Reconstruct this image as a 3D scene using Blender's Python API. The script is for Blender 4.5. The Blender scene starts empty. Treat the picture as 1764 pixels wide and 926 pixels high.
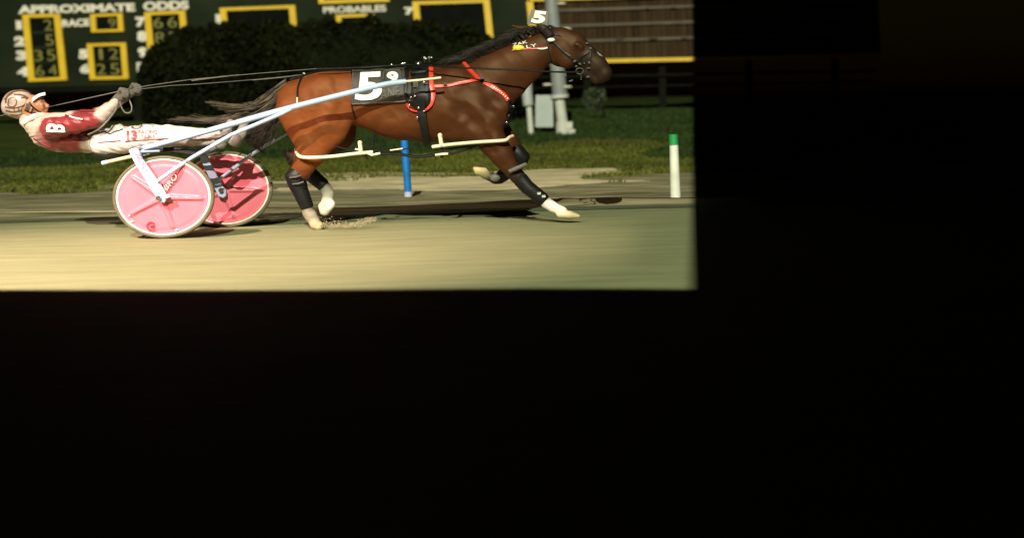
import bpy, bmesh, math, random
import numpy as np
from mathutils import Vector, Matrix

random.seed(7); rng = np.random.default_rng(7)
SC = bpy.context.scene
COL = SC.collection
R = math.radians

# ------------------------------------------------------------------ camera
F_PX, VX, VY = 2590.0, 1200.0, 170.0      # focal length and axis point of the 1764 px wide photograph
ROLL = R(1.3); CR, SR = math.cos(ROLL), math.sin(ROLL)
CAM_D, CAM_H = 14.0, 1.135
cam = bpy.data.cameras.new("camera"); CAM = bpy.data.objects.new("camera", cam); COL.objects.link(CAM)
SC.camera = CAM
cam.sensor_width = 36.0; cam.lens = F_PX / 1764 * 36
cam.shift_x = (882 - VX) / 1764; cam.shift_y = (VY - 463) / 1764
cam.clip_start = 0.1; cam.clip_end = 1500
RIGHT = Vector((CR, 0, -SR)); UP = Vector((SR, 0, CR)); FWD = Vector((0, 1, 0))
CAM.matrix_world = Matrix(((CR, SR, 0, 0), (0, 0, -1, -CAM_D), (-SR, CR, 0, CAM_H), (0, 0, 0, 1)))
cam.dof.use_dof = True; cam.dof.focus_distance = CAM_D; cam.dof.aperture_fstop = .95

def at(px, py, Y):
    """photo pixel -> world point on the vertical plane at depth Y"""
    s = F_PX / (Y + CAM_D); u = px - VX; v = VY - py
    return Vector(((u * CR + v * SR) / s, Y, CAM_H + (-u * SR + v * CR) / s))

def ground_at(px, py):
    """photo pixel -> world point on the flat ground"""
    u = px - VX; v = VY - py
    d = F_PX * CAM_H / -(-u * SR + v * CR)
    return at(px, py, d - CAM_D)

# ------------------------------------------------------------------ night sky
W = bpy.data.worlds.new("World"); SC.world = W; W.use_nodes = True
nt = W.node_tree; bg = nt.nodes["Background"]
sky = nt.nodes.new("ShaderNodeTexSky"); sky.sky_type = 'NISHITA'; sky.sun_disc = False
sky.sun_elevation = R(2); sky.sun_rotation = R(160)
nt.links.new(sky.outputs[0], bg.inputs[0]); bg.inputs[1].default_value = 0.0015

SC.view_settings.view_transform = 'Standard'; SC.view_settings.look = 'None'
SC.view_settings.exposure = 0; SC.view_settings.gamma = 1
SC.render.engine = 'CYCLES'
SC.cycles.max_bounces = 5; SC.cycles.diffuse_bounces = 2; SC.cycles.glossy_bounces = 3
SC.cycles.use_denoising = True

# ------------------------------------------------------------------ materials
def mat(name, col, rough=0.6, var=0.15, scale=20, bump=0.0, bscale=60, spec=0.5, metal=0.0, sheen=0, coat=0,
        stretch=None, col2=None, attr=None, island=0, detail=6, sss=0):
    m = bpy.data.materials.new(name); m.use_nodes = True
    t = m.node_tree; b = t.nodes["Principled BSDF"]
    b.inputs["Roughness"].default_value = rough; b.inputs["Metallic"].default_value = metal
    b.inputs["Specular IOR Level"].default_value = spec
    if sheen: b.inputs["Sheen Weight"].default_value = sheen
    if coat: b.inputs["Coat Weight"].default_value = coat; b.inputs["Coat Roughness"].default_value = 0.15
    if sss:
        b.inputs["Subsurface Weight"].default_value = sss; b.inputs["Subsurface Radius"].default_value = (.012, .005, .003)
    tc = t.nodes.new("ShaderNodeTexCoord"); mp = t.nodes.new("ShaderNodeMapping")
    t.links.new(tc.outputs["Object"], mp.inputs[0])
    if stretch: mp.inputs["Scale"].default_value = stretch
    n = t.nodes.new("ShaderNodeTexNoise"); n.inputs["Scale"].default_value = scale; n.inputs["Detail"].default_value = detail
    t.links.new(mp.outputs[0], n.inputs["Vector"])
    mx = t.nodes.new("ShaderNodeMix"); mx.data_type = 'RGBA'
    rmp = t.nodes.new("ShaderNodeMapRange"); rmp.inputs[1].default_value = .3; rmp.inputs[2].default_value = .7
    t.links.new(n.outputs["Fac"], rmp.inputs[0]); t.links.new(rmp.outputs[0], mx.inputs[0])
    if attr:
        a = t.nodes.new("ShaderNodeAttribute"); a.attribute_name = attr
        for i, k in ((6, 1 - var), (7, 1 + var)):
            q = t.nodes.new("ShaderNodeMix"); q.data_type = 'RGBA'; q.blend_type = 'MULTIPLY'; q.inputs[0].default_value = 1
            t.links.new(a.outputs["Color"], q.inputs[6]); q.inputs[7].default_value = (k, k, k, 1)
            t.links.new(q.outputs[2], mx.inputs[i])
    else:
        c2 = col2 or tuple(min(1, c * (1 + var)) for c in col)
        mx.inputs[6].default_value = (*[c * (1 - var) for c in col], 1); mx.inputs[7].default_value = (*c2, 1)
    out = mx.outputs[2]
    if island:
        g = t.nodes.new("ShaderNodeNewGeometry"); hs = t.nodes.new("ShaderNodeHueSaturation")
        r2 = t.nodes.new("ShaderNodeMapRange"); r2.inputs[3].default_value = 1 - island; r2.inputs[4].default_value = 1 + island
        t.links.new(g.outputs["Random Per Island"], r2.inputs[0]); t.links.new(r2.outputs[0], hs.inputs["Value"])
        t.links.new(out, hs.inputs["Color"]); out = hs.outputs[0]
    t.links.new(out, b.inputs["Base Color"])
    if bump:
        n2 = t.nodes.new("ShaderNodeTexNoise"); n2.inputs["Scale"].default_value = bscale; n2.inputs["Detail"].default_value = 8
        t.links.new(mp.outputs[0], n2.inputs["Vector"])
        bp = t.nodes.new("ShaderNodeBump"); bp.inputs["Strength"].default_value = bump; bp.inputs["Distance"].default_value = 0.02
        t.links.new(n2.outputs["Fac"], bp.inputs["Height"]); t.links.new(bp.outputs[0], b.inputs["Normal"])
    return m

M = {
 'track': mat('sand_track', (.188, .196, .096), .9, .16, 4.0, .5, 46, .2, stretch=(.25, 1.6, 1), detail=12),
 'edgesand': mat('dark_edge_sand', (.085, .095, .055), .8, .35, 3.0, .5, 30, .25, stretch=(.25, 1.6, 1)),
 'margin': mat('pale_sand', (.50, .39, .225), .95, .35, 2.6, .5, 26, .2, stretch=(.25, 1.3, 1), col2=(.70, .57, .35)),
 'verge': mat('stone_dust', (.13, .115, .055), .95, .38, 3.0, .5, 26, .2, stretch=(.22, 1.8, 1), col2=(.29, .245, .14)),
 'soil': mat('grass_soil', (.028, .046, .008), .95, .4, 2.2, .6, 12, .1, stretch=(.35, 1.2, 1), col2=(.05, .065, .012)),
 'earth': mat('dark_earth', (.05, .06, .02), .95, .3, 1.0),
 'blade': mat('grass_blades', (.068, .082, .011), .7, .35, .8, 0, 1, .15, stretch=(.4, 1, 1), col2=(.125, .125, .02), island=.4),
 'bladedark': mat('far_dim_blades', (.020, .040, .006), .75, .3, .8, 0, 1, .2, stretch=(.4, 1, 1), col2=(.034, .055, .009), island=.4),  # light falloff with distance put into the far blades' colour
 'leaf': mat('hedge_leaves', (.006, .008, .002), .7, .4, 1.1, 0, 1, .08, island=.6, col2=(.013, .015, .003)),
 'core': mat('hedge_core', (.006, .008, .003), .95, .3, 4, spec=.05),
 'sapling': mat('sapling_leaves', (.045, .06, .025), .6, .3, 3, island=.4),
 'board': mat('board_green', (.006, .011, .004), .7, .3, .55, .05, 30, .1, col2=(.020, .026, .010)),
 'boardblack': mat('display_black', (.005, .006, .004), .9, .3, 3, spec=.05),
 'yellow': mat('yellow_paint', (.72, .44, .008), .5, .1, 2.5, .05, 30),
 'cream': mat('cream_lettering', (.74, .66, .54), .6, .12, 3),
 'digit': mat('dim_yellow_digit', (.19, .165, .025), .6, .15, 8),
 'slat': mat('brown_slats', (.034, .019, .008), .85, .45, 1.6, .2, 20, .1, stretch=(7, 7, .25), col2=(.066, .038, .017)),
 'rail': mat('rail_wood', (.095, .07, .042), .7, .3, 2, .1, 20),
 'darkwood': mat('dark_timber', (.007, .008, .005), .9, .3, 3, spec=.06),
 'greypole': mat('grey_pole', (.22, .23, .22), .5, .15, 3, .1, 20),
 'whitepole': mat('white_pole', (.50, .49, .42), .5, .12, 4, .1, 20),
 'signwhite': mat('white_box', (.36, .38, .36), .5, .08, 3),
 'postwhite': mat('white_plastic', (.70, .68, .58), .42, .14, 5, .05, 12),
 'green': mat('green_cap', (.015, .27, .07), .45, .1, 9),
 'blue': mat('blue_plastic', (.008, .15, .48), .4, .25, 5, .05, 12),
 'palebase': mat('chalky_base', (.42, .46, .58), .7, .15, 12),
 'coat': mat('horse_coat', (.2, .08, .03), .52, .14, 9, .08, 150, .38, attr='coat', stretch=(1, 1, 2.4)),
 'hair': mat('horse_hair', (.016, .011, .008), .5, .4, 14, 0, 1, .3, island=.6, col2=(.04, .026, .016)),
 'tailhair': mat('sun_bleached_hair', (.022, .015, .010), .45, .4, 5, 0, 1, .4, island=.7, col2=(.20, .155, .10)),
 'eye': mat('horse_eye', (.012, .008, .006), .06, .1, 20, spec=.8),
 'black': mat('black_leather', (.007, .007, .007), .45, .3, 30, .15, 90, .25),
 'cloth': mat('saddle_cloth', (.050, .046, .036), .6, .3, 9, .3, 18, .35, col2=(.06, .055, .045)),
 'white': mat('white_print', (.80, .78, .72), .6, .05, 12),
 'greyprint': mat('grey_print', (.09, .085, .072), .6, .2, 20),
 'red': mat('orange_red_strap', (.62, .045, .022), .42, .12, 20, .08, 60),
 'metal': mat('bright_metal', (.75, .73, .68), .22, .1, 20, metal=1.0),
 'hobble': mat('cream_plastic', (.72, .62, .42), .4, .1, 14),
 'plaque': mat('plaque_brown', (.17, .14, .105), .6, .15, 10),
 'lemon': mat('yellow_charm', (.72, .55, .05), .5, .1, 20),
 'pink': mat('pink_disc', (.62, .140, .185), .36, .06, 5, .02, 8, .4, coat=.1),
 'ring': mat('white_rim', (.82, .72, .60), .4, .06, 9),
 'tyre': mat('tan_tyre', (.095, .08, .045), .8, .2, 14, .2, 50),
 'frame': mat('pale_blue_paint', (.36, .46, .64), .32, .06, 8, 0, 1, .5, coat=.2),
 'framedark': mat('dark_blue_paint', (.10, .14, .18), .4, .1, 8),
 'tan': mat('tan_bar', (.55, .42, .24), .5, .12, 10),
 'pinkprint': mat('pink_print', (.72, .16, .24), .5, .1, 20),
 'redprint': mat('red_print', (.62, .03, .05), .5, .1, 20),
 'skin': mat('skin', (.34, .145, .07), .5, .15, 25, .08, 70, .4, sss=.08),
 'hairdark': mat('brown_hair', (.05, .03, .018), .7, .3, 40, .4, 80),
 'silk': mat('racing_silks', (.3, .03, .03), .42, .08, 12, .25, 22, .4, attr='coat', sheen=.1),
 'trouser': mat('white_trousers', (.54, .48, .445), .6, .05, 10, .3, 16, .3),
 'maroon': mat('maroon_print', (.17, .012, .02), .5, .1, 20),
 'glove': mat('grey_glove', (.070, .064, .046), .8, .25, 40, .3, 60),
 'shoe': mat('grey_shoe', (.19, .18, .15), .6, .2, 18),
 'helmet': mat('silver_helmet', (.34, .25, .20), .20, .30, 14, spec=.6, coat=.5, col2=(.50, .42, .36)),
 'helmetdark': mat('brown_stripe', (.11, .055, .035), .3, .1, 10),
 'helmetpale': mat('pale_visor', (.80, .72, .66), .35, .05, 10),
 'rein': mat('pale_rein', (.085, .08, .062), .6, .2, 30),
 'clod': mat('thrown_sand', (.24, .21, .12), .95, .2, 20, .5, 60),
 'steel': mat('galvanised_steel', (.30, .31, .31), .5, .15, 6, metal=.6),
}

M['coat'].node_tree.nodes['Principled BSDF'].inputs['Specular Tint'].default_value = (.75, .48, .30, 1)
# ------------------------------------------------------------------ mesh helpers
class MB:
    def __init__(s): s.v = []; s.f = []; s.mi = []
    def add(s, vs, fs, mi=0):
        o = len(s.v); s.v += [tuple(p) for p in vs]; s.f += [tuple(i + o for i in f) for f in fs]; s.mi += [mi] * len(fs)
    def prism(s, pts, off, mi=0):
        """closed polygon (world points) pushed along off"""
        n = len(pts); off = Vector(off); pts = [Vector(p) for p in pts]
        vs = pts + [p + off for p in pts]
        fs = [tuple(range(n))[::-1], tuple(range(n, 2 * n))] + [(i, (i + 1) % n, n + (i + 1) % n, n + i) for i in range(n)]
        s.add(vs, fs, mi)
    def box(s, x0, x1, y0, y1, z0, z1, mi=0):
        s.prism([(x0, y0, z0), (x1, y0, z0), (x1, y0, z1), (x0, y0, z1)], (0, y1 - y0, 0), mi)
    def tube(s, pts, rad, n=8, caps=True, flat=1.0, mi=0):
        pts = [Vector(p) for p in pts]; m = len(pts)
        if not hasattr(rad, '__len__'): rad = [rad] * m
        up = Vector((0, 1, 0)); vs = []
        for i, p in enumerate(pts):
            t = (pts[min(i + 1, m - 1)] - pts[max(i - 1, 0)])
            if t.length < 1e-9: t = Vector((1, 0, 0))
            t.normalize()
            if abs(t.dot(up)) > .95: up = Vector((1, 0, 0))
            a = t.cross(up).normalized(); b = t.cross(a).normalized(); up = -b if (-b).dot(up) > 0 else b
            for k in range(n):
                th = 2 * math.pi * k / n
                vs.append(p + (a * math.cos(th) + up * math.sin(th) * flat) * rad[i])
        fs = []
        for i in range(m - 1):
            for k in range(n):
                fs.append((i * n + k, i * n + (k + 1) % n, (i + 1) * n + (k + 1) % n, (i + 1) * n + k))
        if caps: fs += [tuple(range(n))[::-1], tuple(range((m - 1) * n, m * n))]
        s.add(vs, fs, mi)
    def grid(s, P, mi=0):
        """P[i][j] world points"""
        a, b = len(P), len(P[0]); vs = [p for r in P for p in r]
        s.add(vs, [(i * b + j, i * b + j + 1, (i + 1) * b + j + 1, (i + 1) * b + j) for i in range(a - 1) for j in range(b - 1)], mi)
    def ball(s, c, r, n=10, m=7, mi=0):
        if not hasattr(r, '__len__'): r = (r, r, r)
        c = Vector(c); vs = [c + Vector((0, 0, r[2]))]
        for i in range(1, m):
            a = math.pi * i / m
            vs += [c + Vector((r[0] * math.sin(a) * math.cos(2 * math.pi * k / n), r[1] * math.sin(a) * math.sin(2 * math.pi * k / n), r[2] * math.cos(a))) for k in range(n)]
        vs.append(c - Vector((0, 0, r[2]))); L = len(vs) - 1; fs = []
        for k in range(n):
            fs.append((0, 1 + k, 1 + (k + 1) % n)); fs.append((L, L - n + (k + 1) % n, L - n + k))
            for i in range(m - 2):
                o = 1 + i * n; fs.append((o + k, o + n + k, o + n + (k + 1) % n, o + (k + 1) % n))
        s.add(vs, fs, mi)

def origin_of(o):
    p = Vector((0, 0, 0))
    while o is not None: p += o.location; o = o.parent
    return p

def obj(name, mb, ms, parent=None, smooth=True, loc=None, recalc=True, sharp=40):
    """links the builder's world-space mesh as ONE object under its parent"""
    me = bpy.data.meshes.new(name)
    base = origin_of(parent) + (Vector(loc) if loc is not None else Vector())
    me.from_pydata([tuple(Vector(p) - base) for p in mb.v], [], mb.f)
    for m in (ms if isinstance(ms, (list, tuple)) else [ms]): me.materials.append(m)
    if any(mb.mi): me.polygons.foreach_set('material_index', mb.mi)
    if recalc:
        b = bmesh.new(); b.from_mesh(me); bmesh.ops.recalc_face_normals(b, faces=b.faces); b.to_mesh(me); b.free()
    if smooth:
        me.polygons.foreach_set('use_smooth', [True] * len(me.polygons))
        if sharp: me.set_sharp_from_angle(angle=R(sharp))
    me.update()
    o = bpy.data.objects.new(name, me); COL.objects.link(o)
    if parent: o.parent = parent
    if loc is not None: o.location = loc
    return o

def fast_obj(name, V, Fq, ms, parent=None, smooth=True, attr=None):
    """numpy verts / quads -> mesh object"""
    base = np.array(origin_of(parent)); V = np.asarray(V, np.float32) - base.astype(np.float32); Fq = np.asarray(Fq, np.int32)
    me = bpy.data.meshes.new(name); k = Fq.shape[1]
    me.vertices.add(len(V)); me.vertices.foreach_set('co', V.ravel())
    me.loops.add(Fq.size); me.loops.foreach_set('vertex_index', Fq.ravel())
    me.polygons.add(len(Fq)); me.polygons.foreach_set('loop_start', np.arange(len(Fq), dtype=np.int32) * k)
    me.polygons.foreach_set('loop_total', np.full(len(Fq), k, np.int32))
    me.update(calc_edges=True)
    if smooth: me.polygons.foreach_set('use_smooth', [True] * len(Fq))
    for m in (ms if isinstance(ms, (list, tuple)) else [ms]): me.materials.append(m)
    if attr is not None:
        a = me.color_attributes.new('coat', 'FLOAT_COLOR', 'POINT')
        a.data.foreach_set('color', np.concatenate([attr, np.ones((len(attr), 1))], 1).astype(np.float32).ravel())
    me.validate(); me.update()
    o = bpy.data.objects.new(name, me); COL.objects.link(o)
    if parent: o.parent = parent
    return o

def thing(name, label, cat, loc=(0, 0, 0), group=None):
    o = bpy.data.objects.new(name, None); COL.objects.link(o); o.location = loc
    o.empty_display_size = .2; o['label'] = label; o['category'] = cat
    if group: o['group'] = group
    return o
def tag(o, label, cat, group=None):
    o['label'] = label; o['category'] = cat
    if group: o['group'] = group
    return o
def struct(o, kind='structure'): o['kind'] = kind; return o

def spline(pts, n=8):
    """Catmull-Rom through tuples of any length"""
    P = [np.array(p, float) for p in pts]; out = []
    for i in range(len(P) - 1):
        a, b, c, d = P[max(i - 1, 0)], P[i], P[i + 1], P[min(i + 2, len(P) - 1)]
        for k in range(n):
            t = k / n
            out.append(.5 * (2 * b + (c - a) * t + (2 * a - 5 * b + 4 * c - d) * t * t + (3 * b - a - 3 * c + d) * t ** 3))
    out.append(P[-1]); return out

def text2d(s, bold=.0, cuts=0):
    """text outline as (verts Nx2 in a unit box, faces)"""
    cu = bpy.data.curves.new('t', 'FONT'); cu.body = s; cu.offset = bold; cu.resolution_u = 4
    o = bpy.data.objects.new('t', cu); COL.objects.link(o)
    dg = bpy.context.evaluated_depsgraph_get(); me = bpy.data.meshes.new_from_object(o.evaluated_get(dg))
    bpy.data.objects.remove(o); bpy.data.curves.remove(cu)
    b = bmesh.new(); b.from_mesh(me); bpy.data.meshes.remove(me)
    bmesh.ops.triangulate(b, faces=b.faces)
    xs = [v.co.x for v in b.verts]; ys = [v.co.y for v in b.verts]
    x0, x1, y0, y1 = min(xs), max(xs), min(ys), max(ys)
    for v in b.verts: v.co = Vector(((v.co.x - x0) / (x1 - x0), (v.co.y - y0) / (y1 - y0), 0))
    for k in range(1, cuts):
        for no in ((1, 0, 0), (0, 1, 0)):
            bmesh.ops.bisect_plane(b, geom=b.verts[:] + b.edges[:] + b.faces[:], plane_co=Vector(no) * (k / cuts), plane_no=no)
    b.verts.index_update()
    V = [(v.co.x, v.co.y) for v in b.verts]; Fc = [tuple(v.index for v in f.verts) for f in b.faces]
    b.free(); return V, Fc

def text_flat(mb, s, quad, Y, bold=.02, thick=.03, cuts=0):
    """writes s inside a pixel quad (TL,TR,BR,BL) on the plane at depth Y, as raised letters"""
    V, Fc = text2d(s, bold, cuts); TL, TR, BR, BL = [np.array(q, float) for q in quad]
    pts = []
    for x, y in V:
        p = (BL * (1 - x) + BR * x) * (1 - y) + (TL * (1 - x) + TR * x) * y
        pts.append(at(p[0], p[1], Y))
    off = Vector((0, thick, 0)); n = len(pts); ed = {}
    for f in Fc:
        for a, b in zip(f, f[1:] + f[:1]): ed[(a, b)] = 1
    side = [(a, b, b + n, a + n) for a, b in ed if (b, a) not in ed]
    mb.add(pts + [p + off for p in pts], list(Fc) + [tuple(i + n for i in f)[::-1] for f in Fc] + side)

# ------------------------------------------------------------------ implicit bodies
class Field:
    """smooth union of tapered limbs, meshed with surface nets"""
    def __init__(s, h): s.h = h; s.p = []
    def limb(s, pts, flat=1.0, k=.03, tag=0, carve=False, sc=185.0):
        """pts: (px, py, world Y, radius px)"""
        for a, b in zip(pts, pts[1:] if len(pts) > 1 else pts):
            s.p.append((np.array(at(*a[:3])), np.array(at(*b[:3])), a[3] / sc, b[3] / sc, flat, k, tag, carve))
    @staticmethod
    def dist(P, pr):
        a, b, r0, r1, fl = pr[:5]; S = np.array((1, 1 / fl, 1), np.float32)
        q = (P - a) * S; ab = (b - a) * S; L = float(ab @ ab)
        t = np.clip((q @ ab.astype(np.float32)) / L, 0, 1) if L > 1e-9 else np.zeros(q.shape[:-1], np.float32)
        q = q - t[..., None] * ab
        return np.sqrt((q * q).sum(-1)) - (r0 + (r1 - r0) * t)
    def build(s, noise=None):
        h = s.h; lo = np.min([np.minimum(p[0], p[1]) - max(p[2], p[3]) * max(1, p[4]) for p in s.p if not p[7]], 0) - 4 * h
        hi = np.max([np.maximum(p[0], p[1]) + max(p[2], p[3]) * max(1, p[4]) for p in s.p if not p[7]], 0) + 4 * h
        n = np.ceil((hi - lo) / h).astype(int) + 1; D = np.full(n, 9.0, np.float32); s.lo = lo
        for pr in s.p:
            r = max(pr[2], pr[3]); m = pr[5] + 3 * h; ext = np.array((r, r * pr[4], r)) + m
            i0 = np.maximum(np.floor((np.minimum(pr[0], pr[1]) - ext - lo) / h).astype(int), 0)
            i1 = np.minimum(np.ceil((np.maximum(pr[0], pr[1]) + ext - lo) / h).astype(int) + 1, n)
            ax = [lo[i] + h * np.arange(i0[i], i1[i]) for i in range(3)]
            P = np.stack(np.meshgrid(*ax, indexing='ij'), -1).astype(np.float32)
            d = s.dist(P, pr); sl = tuple(slice(i0[i], i1[i]) for i in range(3)); o = D[sl]; k = pr[5]
            if pr[7]:
                hh = np.maximum(k - np.abs(o + d), 0) / k; D[sl] = np.maximum(o, -d) + hh * hh * k * .25
            else:
                hh = np.maximum(k - np.abs(o - d), 0) / k; D[sl] = np.minimum(o, d) - hh * hh * k * .25
        if noise is not None:
            ax = [lo[i] + h * np.arange(n[i]) for i in range(3)]
            D += noise(*np.meshgrid(*ax, indexing='ij', sparse=True)).astype(np.float32)
        s.D = D; return s
    def nets(s):
        D = s.D; ins = D < 0; nx, ny, nz = D.shape; C = np.zeros((nx - 1, ny - 1, nz - 1), np.int8)
        cs = [(i, j, k) for i in (0, 1) for j in (0, 1) for k in (0, 1)]
        for i, j, k in cs: C += ins[i:nx - 1 + i, j:ny - 1 + j, k:nz - 1 + k]
        idx = np.argwhere((C > 0) & (C < 8)); acc = np.zeros((len(idx), 3)); cnt = np.zeros(len(idx))
        for a in cs:
            for ax in range(3):
                if a[ax]: continue
                b = list(a); b[ax] = 1
                da = D[idx[:, 0] + a[0], idx[:, 1] + a[1], idx[:, 2] + a[2]]; db = D[idx[:, 0] + b[0], idx[:, 1] + b[1], idx[:, 2] + b[2]]
                mk = (da < 0) != (db < 0); t = np.where(mk, da / np.where(mk, da - db, 1), 0)
                p = np.array(a, float)[None] + t[:, None] * (np.array(b) - np.array(a))[None]
                acc += p * mk[:, None]; cnt += mk
        V = s.lo + s.h * (idx + acc / cnt[:, None])
        vid = np.full(C.shape, -1, np.int32); vid[tuple(idx.T)] = np.arange(len(idx)); F = []
        for ax in range(3):
            o1, o2 = [(1, 2), (2, 0), (0, 1)][ax]
            sa = [slice(None)] * 3; sb = [slice(None)] * 3; sa[ax] = slice(0, -1); sb[ax] = slice(1, None)
            e = np.argwhere(ins[tuple(sa)] != ins[tuple(sb)])
            ok = (e[:, o1] > 0) & (e[:, o2] > 0) & (e[:, o1] < D.shape[o1] - 1) & (e[:, o2] < D.shape[o2] - 1); e = e[ok]
            q = []
            for u, v in ((-1, -1), (0, -1), (0, 0), (-1, 0)):
                c = e.copy(); c[:, o1] += u; c[:, o2] += v; q.append(vid[tuple(c.T)])
            q = np.stack(q, 1); fl = ~ins[tuple(e.T)]; q[fl] = q[fl][:, ::-1]; F.append(q)
        s.V, s.F = V, np.concatenate(F); return s
    def colours(s, cols, sharp=.012, only=None):
        w = np.zeros(len(s.V)); acc = np.zeros((len(s.V), 3)); P = s.V.astype(np.float32)
        for pr in s.p:
            if pr[7] or (only and pr[6] not in only): continue
            d = np.exp(-np.clip(s.dist(P, pr), -.3, .3) / sharp) + 1e-12; w += d; acc += d[:, None] * np.array(cols[pr[6]])[None]
        return acc / w[:, None]
    def value(s, p):
        g = (np.array(p) - s.lo) / s.h; i = np.clip(g.astype(int), 0, np.array(s.D.shape) - 2); f = np.clip(g - i, 0, 1); r = 0
        for a in (0, 1):
            for b in (0, 1):
                for c in (0, 1):
                    r += s.D[i[0] + a, i[1] + b, i[2] + c] * (f[0] if a else 1 - f[0]) * (f[1] if b else 1 - f[1]) * (f[2] if c else 1 - f[2])
        return r
    def normal(s, p):
        e = s.h * 2; g = [s.value(np.array(p) + np.eye(3)[i] * e) - s.value(np.array(p) - np.eye(3)[i] * e) for i in range(3)]
        n = Vector(g); return n.normalized() if n.length > 1e-9 else Vector((0, -1, 0))
    def surf(s, px, py, off=.01):
        """point on the side facing the track rail, seen at pixel (px,py), lifted by off"""
        y = s.lo[1]; ymax = s.lo[1] + s.h * (s.D.shape[1] - 1); best = None; st = s.h * .8; pv = None; q = None
        while y < ymax:
            p = at(px, py, y); v = s.value(p)
            if best is None or v < best[0]: best = (v, y)
            if v < 0:
                if pv is not None: y -= st * (-v) / (pv - v) if pv > v else 0
                q = at(px, py, y); break
            pv = v; y += st
        if q is None: q = at(px, py, best[1])
        return q + s.normal(q) * off

def strap(field, mb, pts, w, off=.012, n=6, inset=.012):
    """leather strap lying on a body; pts in pixels, w in pixels"""
    pp = spline(pts, n); rows = []
    for i, p in enumerate(pp):
        t = pp[min(i + 1, len(pp) - 1)] - pp[max(i - 1, 0)]; t = t[:2] / (np.linalg.norm(t[:2]) + 1e-9); nn = np.array((-t[1], t[0]))
        ww = p[2] if len(p) > 2 else w
        rows.append([field.surf(*(p[:2] + nn * ww * .52), -inset), field.surf(*(p[:2] + nn * ww * .5), off), field.surf(*p[:2], off * 1.15),
                     field.surf(*(p[:2] - nn * ww * .5), off), field.surf(*(p[:2] - nn * ww * .52), -inset)])
    mb.grid(rows)

def wrap_text(field, mb, s, quad, off, bold=.03, cuts=10):
    V, Fc = text2d(s, bold, cuts); TL, TR, BR, BL = [np.array(q, float) for q in quad]; pts = []
    for x, y in V:
        p = (BL * (1 - x) + BR * x) * (1 - y) + (TL * (1 - x) + TR * x) * y
        pts.append(field.surf(p[0], p[1], off))
    mb.add(pts, Fc)

# ------------------------------------------------------------------ floodlights (unseen masts behind the camera; added visors cut the light at right and below)
def floodlight(label, lamp_pos, target, colour, energy, angle, blend, radius, flap_d, right_cut, foot, wide=1.0):
    L = Vector(lamp_pos); Fd = (Vector(target) - L).normalized(); Rt = Fd.cross(Vector((0, 0, 1))).normalized(); Up = Rt.cross(Fd)
    t = thing('unseen_floodlight_mast', label, 'floodlight', foot, 'unseen floodlight masts with added visors')
    mb = MB(); mb.tube([foot, (foot[0], foot[1], L.z + .6)], [.22, .12], 12); obj('mast', mb, M['steel'], t)
    mb = MB(); mb.tube([L - Fd * .9, L - Fd * .5, L - Fd * .12], [.12, .3, .34], 16); mb.tube([L - Fd * .6, (foot[0], foot[1], L.z)], .05, 8)
    obj('lamp_head', mb, M['steel'], t)
    def on(p):
        d = Vector(p) - L; k = flap_d / d.dot(Fd); q = d * k; return np.array((q.dot(Rt), q.dot(Up)))
    def to3(q, dd=0): return L + Fd * (flap_d + dd) + Rt * float(q[0]) + Up * float(q[1])
    big = flap_d * (1.6 if flap_d > 2 else .8)
    def flap(a, b, outward):
        a, b = on(a), on(b); d = (b - a) / np.linalg.norm(b - a); n = np.array((-d[1], d[0]))
        if n @ outward < 0: n = -n
        c = (a + b) / 2; pts = [c - d * big, c + d * big, c + d * big + n * big, c - d * big + n * big]
        m = MB(); m.prism([to3(q) for q in pts], Fd * .02); obj('visor', m, M['steel'], t, smooth=False)  # added plate that blocks the lamp's light beyond its edge
    flap(ground_at(0, 499), ground_at(1200, 499), np.array((0, -1)))
    if right_cut: flap(*right_cut, np.array((1, 0)))
    ld = bpy.data.lights.new('flood_lamp', 'SPOT'); ld.energy = energy; ld.color = colour; ld.spot_size = R(angle); ld.spot_blend = blend
    ld.shadow_soft_size = radius
    lo = bpy.data.objects.new('flood_lamp', ld); COL.objects.link(lo)
    lo.location = L; lo.rotation_euler = Fd.to_track_quat('-Z', 'Y').to_euler(); lo.scale = (wide, 1, 1)

pt = Vector((0, -CAM_D, CAM_H)) - FWD * 86 + UP * 60          # in the upright plane where the visor cuts off the light
floodlight('tall unseen floodlight mast lighting the whole infield, with added visors trimming its light', pt, (-4, 8, 0), (.96, 1.0, .78), 900000, 30, .3, .0025, 5.0,
           (ground_at(1194, 500), at(1194, 0, 30)), (pt.x + 1.5, pt.y - 3, 0))
floodlight('shorter unseen floodlight mast aimed at the sulky and the rump of the horse, with added visors', (-14, -8.5, 9), (-5.0, -.4, .6), (1.0, .78, .60), 2600, 42, 1.0, .005, .8,
           (ground_at(1150, 500), ground_at(1150, 260)), (-14.4, -12, 0))
floodlight('added unseen floodlight mast with a narrow warm beam brightening the near track', (-9.9, -12, 11), ground_at(20, 462), (1.0, .69, .62), 46000, 26, 1.0, .005, .8,
           (ground_at(1120, 500), ground_at(1120, 260)), (-9.9, -15, 0), 1.35)  # extra lamp added to brighten the near left of the track

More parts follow.
